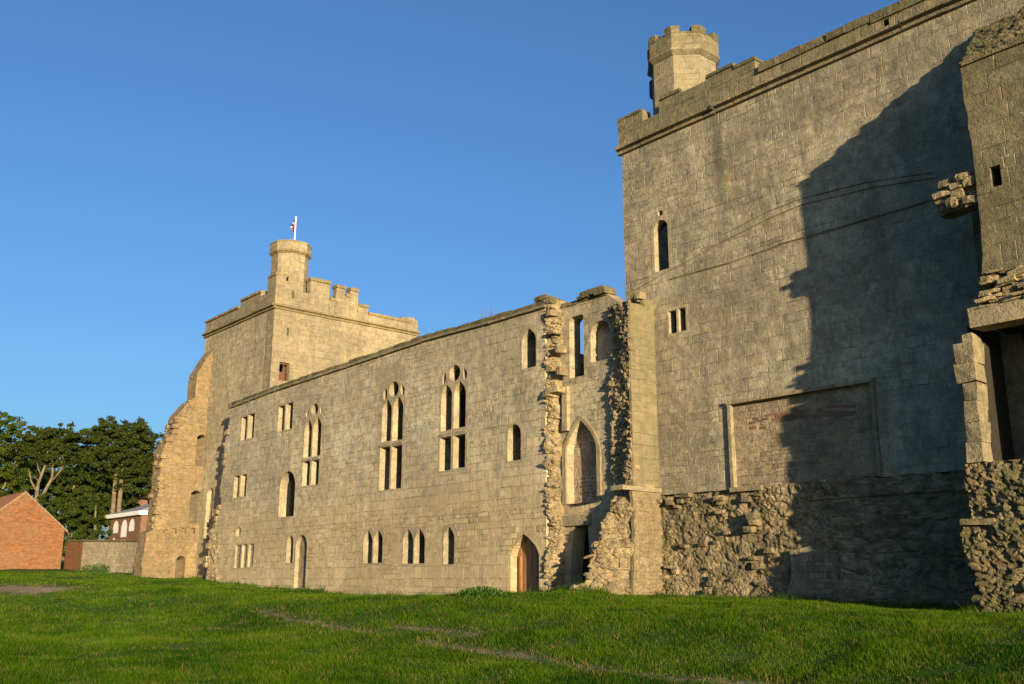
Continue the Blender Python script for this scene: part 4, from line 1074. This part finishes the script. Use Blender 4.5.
m.build('coping', 'coping', gw)

barn = thing('brick_barn', P(82, 20.7, 2.5), 'red brick barn gable with an orange pantile roof at the left edge', 'barn')
SB = 78.7
dR, zE = CR(64.5, 530, SB); dM, zR = CR(26, 493.5, SB); dL = 2*dM-dR
m = MB(); slab(m, [(dL, 1), (dR, 1), (dR, zE), (dM, zR), (dL, zE)], [], SB, SB+.35, side); m.box(SB+.35, SB+16, dL, dL+.3, 1, zE-.05); m.box(SB+.35, SB+16, dR-.3, dR, 1, zE-.05); m.box(SB+16, SB+16.3, dL, dR, 1, zE-.05)
m.build('walls', 'brick', barn)
m = MB()
for sgn, de in ((1, dL-.25), (-1, dR+.2)):
    ze = zE - .25*(zR-zE)/(dR-dM)
    t = .12
    vs = [(SB+.06, de, ze+.05), (SB+16.4, de, ze+.05), (SB+16.4, dM, zR+.06), (SB+.06, dM, zR+.06), (SB+.06, de, ze+.05+t), (SB+16.4, de, ze+.05+t), (SB+16.4, dM, zR+.06+t), (SB+.06, dM, zR+.06+t)]
    m.add(vs, [(0,1,2,3), (4,7,6,5), (0,4,5,1), (1,5,6,2), (2,6,7,3), (3,7,4,0)])
m.build('roof', 'tiles', barn)
m = MB()
for a, b in (((dR+.22, zE-.17), (dM, zR+.0)), ((dL-.25, zE-.17), (dM, zR+.0))):
    n = 12
    for i in range(n):
        t0, t1 = i/n, (i+1)/n-.01
        d0, z0 = a[0]+(b[0]-a[0])*t0, a[1]+(b[1]-a[1])*t0; d1, z1 = a[0]+(b[0]-a[0])*t1, a[1]+(b[1]-a[1])*t1
        m.add([(SB-.07, d0, z0), (SB+.3, d0, z0), (SB+.3, d1, z1), (SB-.07, d1, z1), (SB-.07, d0, z0+.13), (SB+.3, d0, z0+.13), (SB+.3, d1, z1+.13), (SB-.07, d1, z1+.13)],
              [(0,1,2,3), (4,7,6,5), (0,4,5,1), (1,5,6,2), (2,6,7,3), (3,7,4,0)], rnd.random())
m.build('verge', 'verge', barn)

house = thing('brick_house', P(112, 41, 3), 'brick house with white arched windows and white eaves behind the garden wall', 'house')
q = (139-512)/1007.0; Y = 108.0; hs, hd = SD(q*Y, Y)
s139, z0 = ON(139, 541, hd); s108, _ = ON(108.5, 530, hd); zE = ON(139, 515, hd)[1]; 
m = MB(); 
wins = [hole_px(113, 118.5, 520.5, 533, 'round', hd), hole_px(121, 127, 519.5, 537, 'round', hd), hole_px(129, 134.5, 518.5, 531, 'round', hd), hole_px(112, 115.3, 537.5, 543, 'round', hd)]
slab(m, [(s139, 2), (s108, 2), (s108, zE), (s139, zE)], wins, hd, hd+.4, front); m.box(s139, s139+.4, hd+.4, hd+11, 2, zE); m.box(s108-.4, s108, hd+.4, hd+11, 2, zE); m.box(s139, s108, hd+11, hd+11.4, 2, zE)
m.build('walls', 'hbrick', house)
for h in wins:
    b = bbox([h], .04); m = MB(); m.box(b[0], b[1], hd+.05, hd+.2, b[2], b[3]); m.build('window', 'white', house)
m = MB(); z1 = zE+.42
octs = []
m.box(s139-.45, s108+.45, hd-.45, hd+11.8, zE-.02, z1); m.build('eaves', 'white', house)
m = MB(); zr = ON(150, 501.5, hd+5.5)[1]
a0, a1, b0, b1 = s139-.4, s108+.4, hd-.4, hd+11.75
m.add([(a0, b0, z1), (a1, b0, z1), (a1, b1, z1), (a0, b1, z1), (a0+4.2, hd+5.5, zr), (a1-4.2, hd+5.5, zr)], [(0,1,5,4), (1,2,5), (2,3,4,5), (3,0,4), (0,3,2,1)]); m.build('roof', 'slate', house)
for x, dd in ((142, 5.3), (147, 7)):
    m = MB(); s_, z_ = ON(x, 499, hd+dd); m.box(s_-.35, s_+.35, hd+dd-.6, hd+dd+.6, zr-1.5, z_-.1)
    ch = m.build('chimney', 'hbrick', house)
    for k in (-.3, .3): m = MB(); tube(m, [(s_, hd+dd+k, z_-.12), (s_, hd+dd+k, z_+.55)], [.17, .13], 8); m.build('chimney_pot', 'pot', ch)

# ================================================================== TREES
def leaf_mesh(name, cen, nrm_seed, size, mat, parent, org, tone):
    rg = np.random.default_rng(nrm_seed); n = len(cen)
    a = rg.normal(size=(n, 3)); a /= np.linalg.norm(a, axis=1)[:, None]
    b = rg.normal(size=(n, 3)); b -= (a*b).sum(1)[:, None]*a; b /= np.linalg.norm(b, axis=1)[:, None]
    sz = size*rg.uniform(.6, 1.4, n)[:, None]
    V = np.empty((n, 4, 3)); V[:, 0] = cen - a*sz; V[:, 1] = cen + b*sz*.55; V[:, 2] = cen + a*sz; V[:, 3] = cen - b*sz*.55
    return raw_mesh(name, V.reshape(-1, 3)-np.array(org), n, 4, np.repeat(tone, 4), mat, parent)
def raw_mesh(name, V, nf, k, tone, mat, parent):
    me = bpy.data.meshes.new(name); me.vertices.add(len(V)); me.vertices.foreach_set('co', V.astype(np.float32).ravel())
    me.loops.add(nf*k); me.loops.foreach_set('vertex_index', np.arange(nf*k, dtype=np.int32))
    me.polygons.add(nf); me.polygons.foreach_set('loop_start', np.arange(nf, dtype=np.int32)*k)
    me.update(calc_edges=True)
    at = me.attributes.new('tone', 'FLOAT', 'POINT'); at.data.foreach_set('value', tone.astype(np.float32))
    me.materials.append(MAT[mat]); o = bpy.data.objects.new(name, me); COL.objects.link(o)
    if parent: o.parent = parent
    return o
def at_ray(px, Y): return ((px-512)/1007.0*Y, Y)
def tree(name, label, px, Y, ytop, crown, mat, seed, trunks, nleaf=34000, leaf=.15, group='trees beyond the garden wall'):
    """crown: clumps (px offset, image row, radius m, flatten); trunks: polylines in (px, row, radius)"""
    rg = np.random.default_rng(seed); x, y = at_ray(px, Y); g = ground(x, min(y, 150))
    t = thing(name, (x, y, g), label, 'tree', group)
    def pt(cx, cy, dy=0): v = ray(cx, cy); k = (Y+dy)/v.y; return np.array(EYE + v*k)
    cs = []
    tot = sum(c[2]**2 for c in crown)
    for (cx, cy, r, fl) in crown:
        c0 = pt(cx, cy, rg.uniform(-1, 1)*r*.4); n = int(nleaf*r*r/tot)
        nc = max(14, int(r*r*4.5))
        dirs = rg.normal(size=(nc, 3)); dirs /= np.linalg.norm(dirs, axis=1)[:, None]
        rad = r*rg.uniform(.45, 1.05, nc)
        cc = c0 + dirs*rad[:, None]*np.array([1, 1, fl])
        cr = rg.uniform(.30, .85, nc)*(.30+.10*r)
        pick = rg.integers(0, nc, n); off = rg.normal(size=(n, 3))*.55; 
        cs.append(cc[pick] + off*cr[pick][:, None]*np.array([1, 1, .6]))
    cen = np.concatenate(cs); tone = rg.random(len(cen))
    leaf_mesh('crown', cen, seed+1, leaf, mat, t, t.location, tone)
    m = MB()
    for tr_ in trunks:
        pts = [Vector(pt(q[0], q[1])) for q in tr_]
        if tr_[0][1] > 520: pts[0].z = g-.3
        tube(m, pts, [q[2]*.75 for q in tr_], 7)
    m.build('trunk', 'bark', t, True, 'world')
    return t
tree('broadleaf_tree', 'light green tree cut by the left edge of the photo, behind the barn', 0, 125, 415,
     [(-25, 450, 5, .9), (-6, 430, 3.2, .8), (12, 428, 2.8, .7), (14, 447, 3, .7), (-4, 462, 4, .8), (14, 474, 2.8, .6), (-12, 488, 4.5, .8), (6, 496, 3, .6), (-40, 440, 6, .9)], 'leaf_b', 21,
     [[(-4, 575, .5), (-6, 500, .38), (-2, 440, .12)], [(-6, 510, .25), (16, 460, .08)], [(-4, 500, .2), (10, 474, .1), (20, 462, .05)]])
tree('broadleaf_tree', 'dark tree with pale forked bare limbs showing under its crown, above the barn roof', 45, 120, 427,
     [(38, 442, 3.0, .6), (55, 438, 3.2, .6), (66, 447, 2.6, .6), (46, 452, 3.2, .5), (62, 459, 2.0, .5), (34, 455, 2.0, .5), (26, 446, 2.2, .6)], 'leaf_a', 22,
     [[(37, 575, .42), (36, 503, .36), (38, 484, .26), (45, 466, .18), (48, 450, .08)], [(36, 500, .3), (45, 492, .3), (52, 478, .24), (53, 466, .2), (50, 452, .1)],
      [(36, 490, .18), (31, 481, .14), (29, 470, .1)], [(41, 475, .14), (38, 468, .1), (37, 462, .06)], [(53, 480, .16), (61, 470, .12), (65, 461, .06)], [(52, 466, .1), (60, 457, .06)], [(39, 482, .1), (34, 476, .06)]], nleaf=24000)
tree('broadleaf_tree', 'slender tree with a leaning bare branch, between the forked tree and the broad one', 78, 126, 430,
     [(78, 446, 2.2, .7), (88, 440, 3.0, .7), (84, 455, 2.8, .6), (92, 462, 3.2, .7), (70, 486, 2.8, .6), (84, 484, 3.0, .7), (78, 498, 2.6, .7)], 'leaf_c', 23,
     [[(66, 575, .35), (70, 496, .22), (76, 482, .18), (83, 472, .15), (84, 455, .08)]], nleaf=18000)
tree('broadleaf_tree', 'broad dark tree with two straight pale trunks beside the house', 117, 122, 420,
     [(112, 432, 3.0, .55), (125, 432, 3.2, .6), (138, 440, 3.0, .6), (104, 440, 2.6, .6), (146, 450, 2.8, .7), (122, 450, 4.0, .6), (134, 464, 3.6, .6), (106, 458, 3.2, .6), (144, 472, 3.2, .8), (106, 470, 2.6, .6), (142, 486, 3.0, .8), (125, 476, 2.4, .5), (153, 462, 2.6, .9)], 'leaf_a', 24,
     [[(111, 575, .42), (112, 520, .40), (115, 484, .34), (117, 464, .2), (120, 440, .08)], [(118, 575, .45), (118, 520, .42), (121, 484, .36), (123, 464, .2), (126, 455, .1)], [(121, 486, .08), (130, 484, .05)], [(126, 470, .14), (126, 452, .08)]], nleaf=56000)
for k, (px, Y, cl, lab) in enumerate(((95, 116, [(86, 507, 2.4, .9), (84, 518, 2.6, .9), (92, 526, 2.0, .9), (97, 540, 1.8, .9)], 'low bushy tree standing left of the house'),
                    (72, 118, [(72, 512, 2.8, .9), (62, 505, 2.6, .9), (75, 528, 3.2, .9), (84, 530, 3, .9), (80, 508, 2.6, .8)], 'low bushy tree just right of the barn gable'),
                    (132, 128, [(130, 500, 3.2, .8), (142, 498, 3, .9), (138, 510, 3.2, .9), (122, 508, 3, .9)], 'dark bushy tree rising behind the house roof'))):
    tree('bushy_tree', lab, px, Y, 500, cl, 'leaf_c' if k != 2 else 'leaf_a', 30+k, [[(px, 575, .3), (px, 520, .2), (px+1, 505, .1)]], nleaf=15000)

for k, (px, Y, cl, lab) in enumerate((
        (20, 150, [(0, 470, 6, .8), (18, 480, 5, .8), (34, 474, 5, .8), (10, 500, 6, .9), (40, 500, 5, .9), (28, 455, 4, .7)], 'dark tree mass standing behind the left edge tree and the forked tree'),
        (62, 152, [(52, 476, 4.5, .8), (66, 468, 4.5, .8), (58, 496, 5, .9), (80, 478, 5, .8), (84, 500, 5, .9), (70, 515, 5, .9)], 'dark tree filling the gap behind the slender leaning tree'),
        (112, 150, [(100, 470, 4.5, .8), (116, 480, 5, .8), (132, 474, 5, .8), (104, 497, 5, .9), (124, 500, 5, .9), (144, 490, 5, .9)], 'dark tree behind the one with two straight trunks'))):
    tree('broadleaf_tree', lab, px, Y, 460, cl, 'leaf_a', 60+k, [[(px, 575, .4), (px, 520, .3), (px+2, 480, .15)]], nleaf=12000, leaf=.22)

# ================================================================== GRASS
def build_grass():
    rg = np.random.default_rng(5); n = 1150000
    Y = 13.0*(66/13.0)**(rg.random(n)**.90); X = rg.uniform(-.62, .60, n)*Y
    s = -sa*X + ca*Y; d = ca*X + sa*Y
    keep = ~((s < 24.4) & (d > np.where(s < 10.7, 22.85, np.where(s < 21.9, 25.0, 22.9+.6*np.clip(s-21.9, 0, 3)))))
    keep &= ~((s >= 24.4) & (s < 55) & (d > 23.95)) & ~((s >= 55) & (s < 61) & (d > 25.3)) & ~((s > 59.5) & (d > 22.0) & (s < 79)) & (s < 100)
    X, Y = X[keep], Y[keep]; n = len(X)
    # clumps
    def gnz(x, y, f, o):
        return 0.5+0.5*np.array([noise.noise(Vector((a*f, b*f, o))) for a, b in zip(x, y)])
    # coarse lookup tables keep this quick
    gx = np.arange(-46, 44, .25); gy = np.arange(10, 80, .25)
    H = np.array([[ground(a, b) for b in gy] for a in gx]); Dm = np.array([[dirt(a, b) + .45*(noise.noise(Vector((a*1.7, b*1.7, 2)))) for b in gy] for a in gx])
    T = np.array([[noise.noise(Vector((a*.9, b*.9, 12)))*.6 + noise.noise(Vector((a*2.9, b*2.9, 2)))*.5 for b in gy] for a in gx])
    T2 = np.array([[noise.noise(Vector((a*.35, b*.35, 41)))*.8 + noise.noise(Vector((a*1.5, b*1.5, 42)))*.7 for b in gy] for a in gx])
    def look(A, x, y):
        fx = np.clip((x-gx[0])/.25, 0, len(gx)-1.01); fy = np.clip((y-gy[0])/.25, 0, len(gy)-1.01)
        i = fx.astype(int); j = fy.astype(int); u = fx-i; v = fy-j
        return A[i, j]*(1-u)*(1-v)+A[i+1, j]*u*(1-v)+A[i, j+1]*(1-u)*v+A[i+1, j+1]*u*v
    dm = look(Dm, X, Y); k = rg.random(n) > np.clip((dm-.15)*1.7, 0, .80)
    X, Y = X[k], Y[k]; n = len(X); Z = look(H, X, Y); tt = look(T, X, Y); dm = dm[k]
    hgt = (.028+.055*rg.random(n))*(1+1.5*np.clip(tt, -.5, 1.2))*np.clip(1-.6*np.clip(dm, 0, 1), .3, 1)
    hgt *= np.clip(1.15-(Y-30)*.008, .7, 1.15)
    ss_ = -sa*X + ca*Y; dd_ = ca*X + sa*Y; wd = np.where(ss_ < 10.7, 22.85, np.where(ss_ < 21.9, 25.1, np.where(ss_ < 24.4, 22.9, np.where(ss_ < 55, 24.0, 25.3))))
    hgt *= 1 + 2.6*np.exp(-((wd-dd_)/.35)**2)*(.5+rg.random(n))
    w = (.0032+.0045*rg.random(n))*np.maximum(1, Y/19)
    ang = rg.uniform(0, 2*np.pi, n); lean = rg.uniform(.1, .9, n)*hgt; la = rg.uniform(0, 2*np.pi, n)
    V = np.empty((n, 3, 3))
    V[:, 0] = np.stack([X-np.cos(ang)*w, Y-np.sin(ang)*w, Z-.015], 1)
    V[:, 1] = np.stack([X+np.cos(ang)*w, Y+np.sin(ang)*w, Z-.015], 1)
    V[:, 2] = np.stack([X+np.cos(la)*lean, Y+np.sin(la)*lean, Z+hgt], 1)
    t2 = look(T2, X, Y); tone = np.clip(.45+.35*tt+.75*t2+rg.normal(size=n)*.28, 0, 1)
    dry = rg.random(n) < np.clip(.035 + .9*np.clip(dm, 0, 1) + .25*np.clip(t2-.25, 0, 1), 0, .8); tone = np.where(dry, 1.5, tone)
    o = raw_mesh('grass', V.reshape(-1, 3), n, 3, np.repeat(tone, 3), 'grass', None)
    tag(o, 'short rough green grass growing over the whole field', 'grass', kind='stuff')
build_grass()
def weed(px, py, label, r, h, n, seed):
    x, y = GP(px, py); g = ground(x, y); rg = np.random.default_rng(seed)
    t = thing('weed_clump', (x, y, g), label, 'weeds', 'weed clumps along the foot of the walls')
    a = rg.uniform(0, 2*np.pi, n); q = np.sqrt(rg.random(n))*r
    cx, cy = x+np.cos(a)*q*1.6, y+np.sin(a)*q*.8; cz = g+rg.random(n)*h*(1-.6*(q/r)**2)
    leaf_mesh('leaves', np.stack([cx, cy, cz], 1), seed, .045, 'weed', t, t.location, rg.random(n))
weed(482, 597, 'low dark weed clump at the wall foot left of the wooden door', .45, .3, 1100, 1)
weed(930, 603, 'large leafy weed clump in the shadow where tower and mossy wing meet', .7, .4, 2200, 2)
weed(965, 606, 'leafy weed clump right at the foot of the mossy wing', .5, .35, 1400, 3)
weed(885, 600, 'small weed clump in the tower shadow, left of the larger one', .5, .25, 900, 4)
weed(322, 590, 'faint weed clump below the blocked doorway', .5, .2, 600, 5)
weed(98, 572, 'bush of weeds at the foot of the garden wall', .9, .6, 1200, 6)
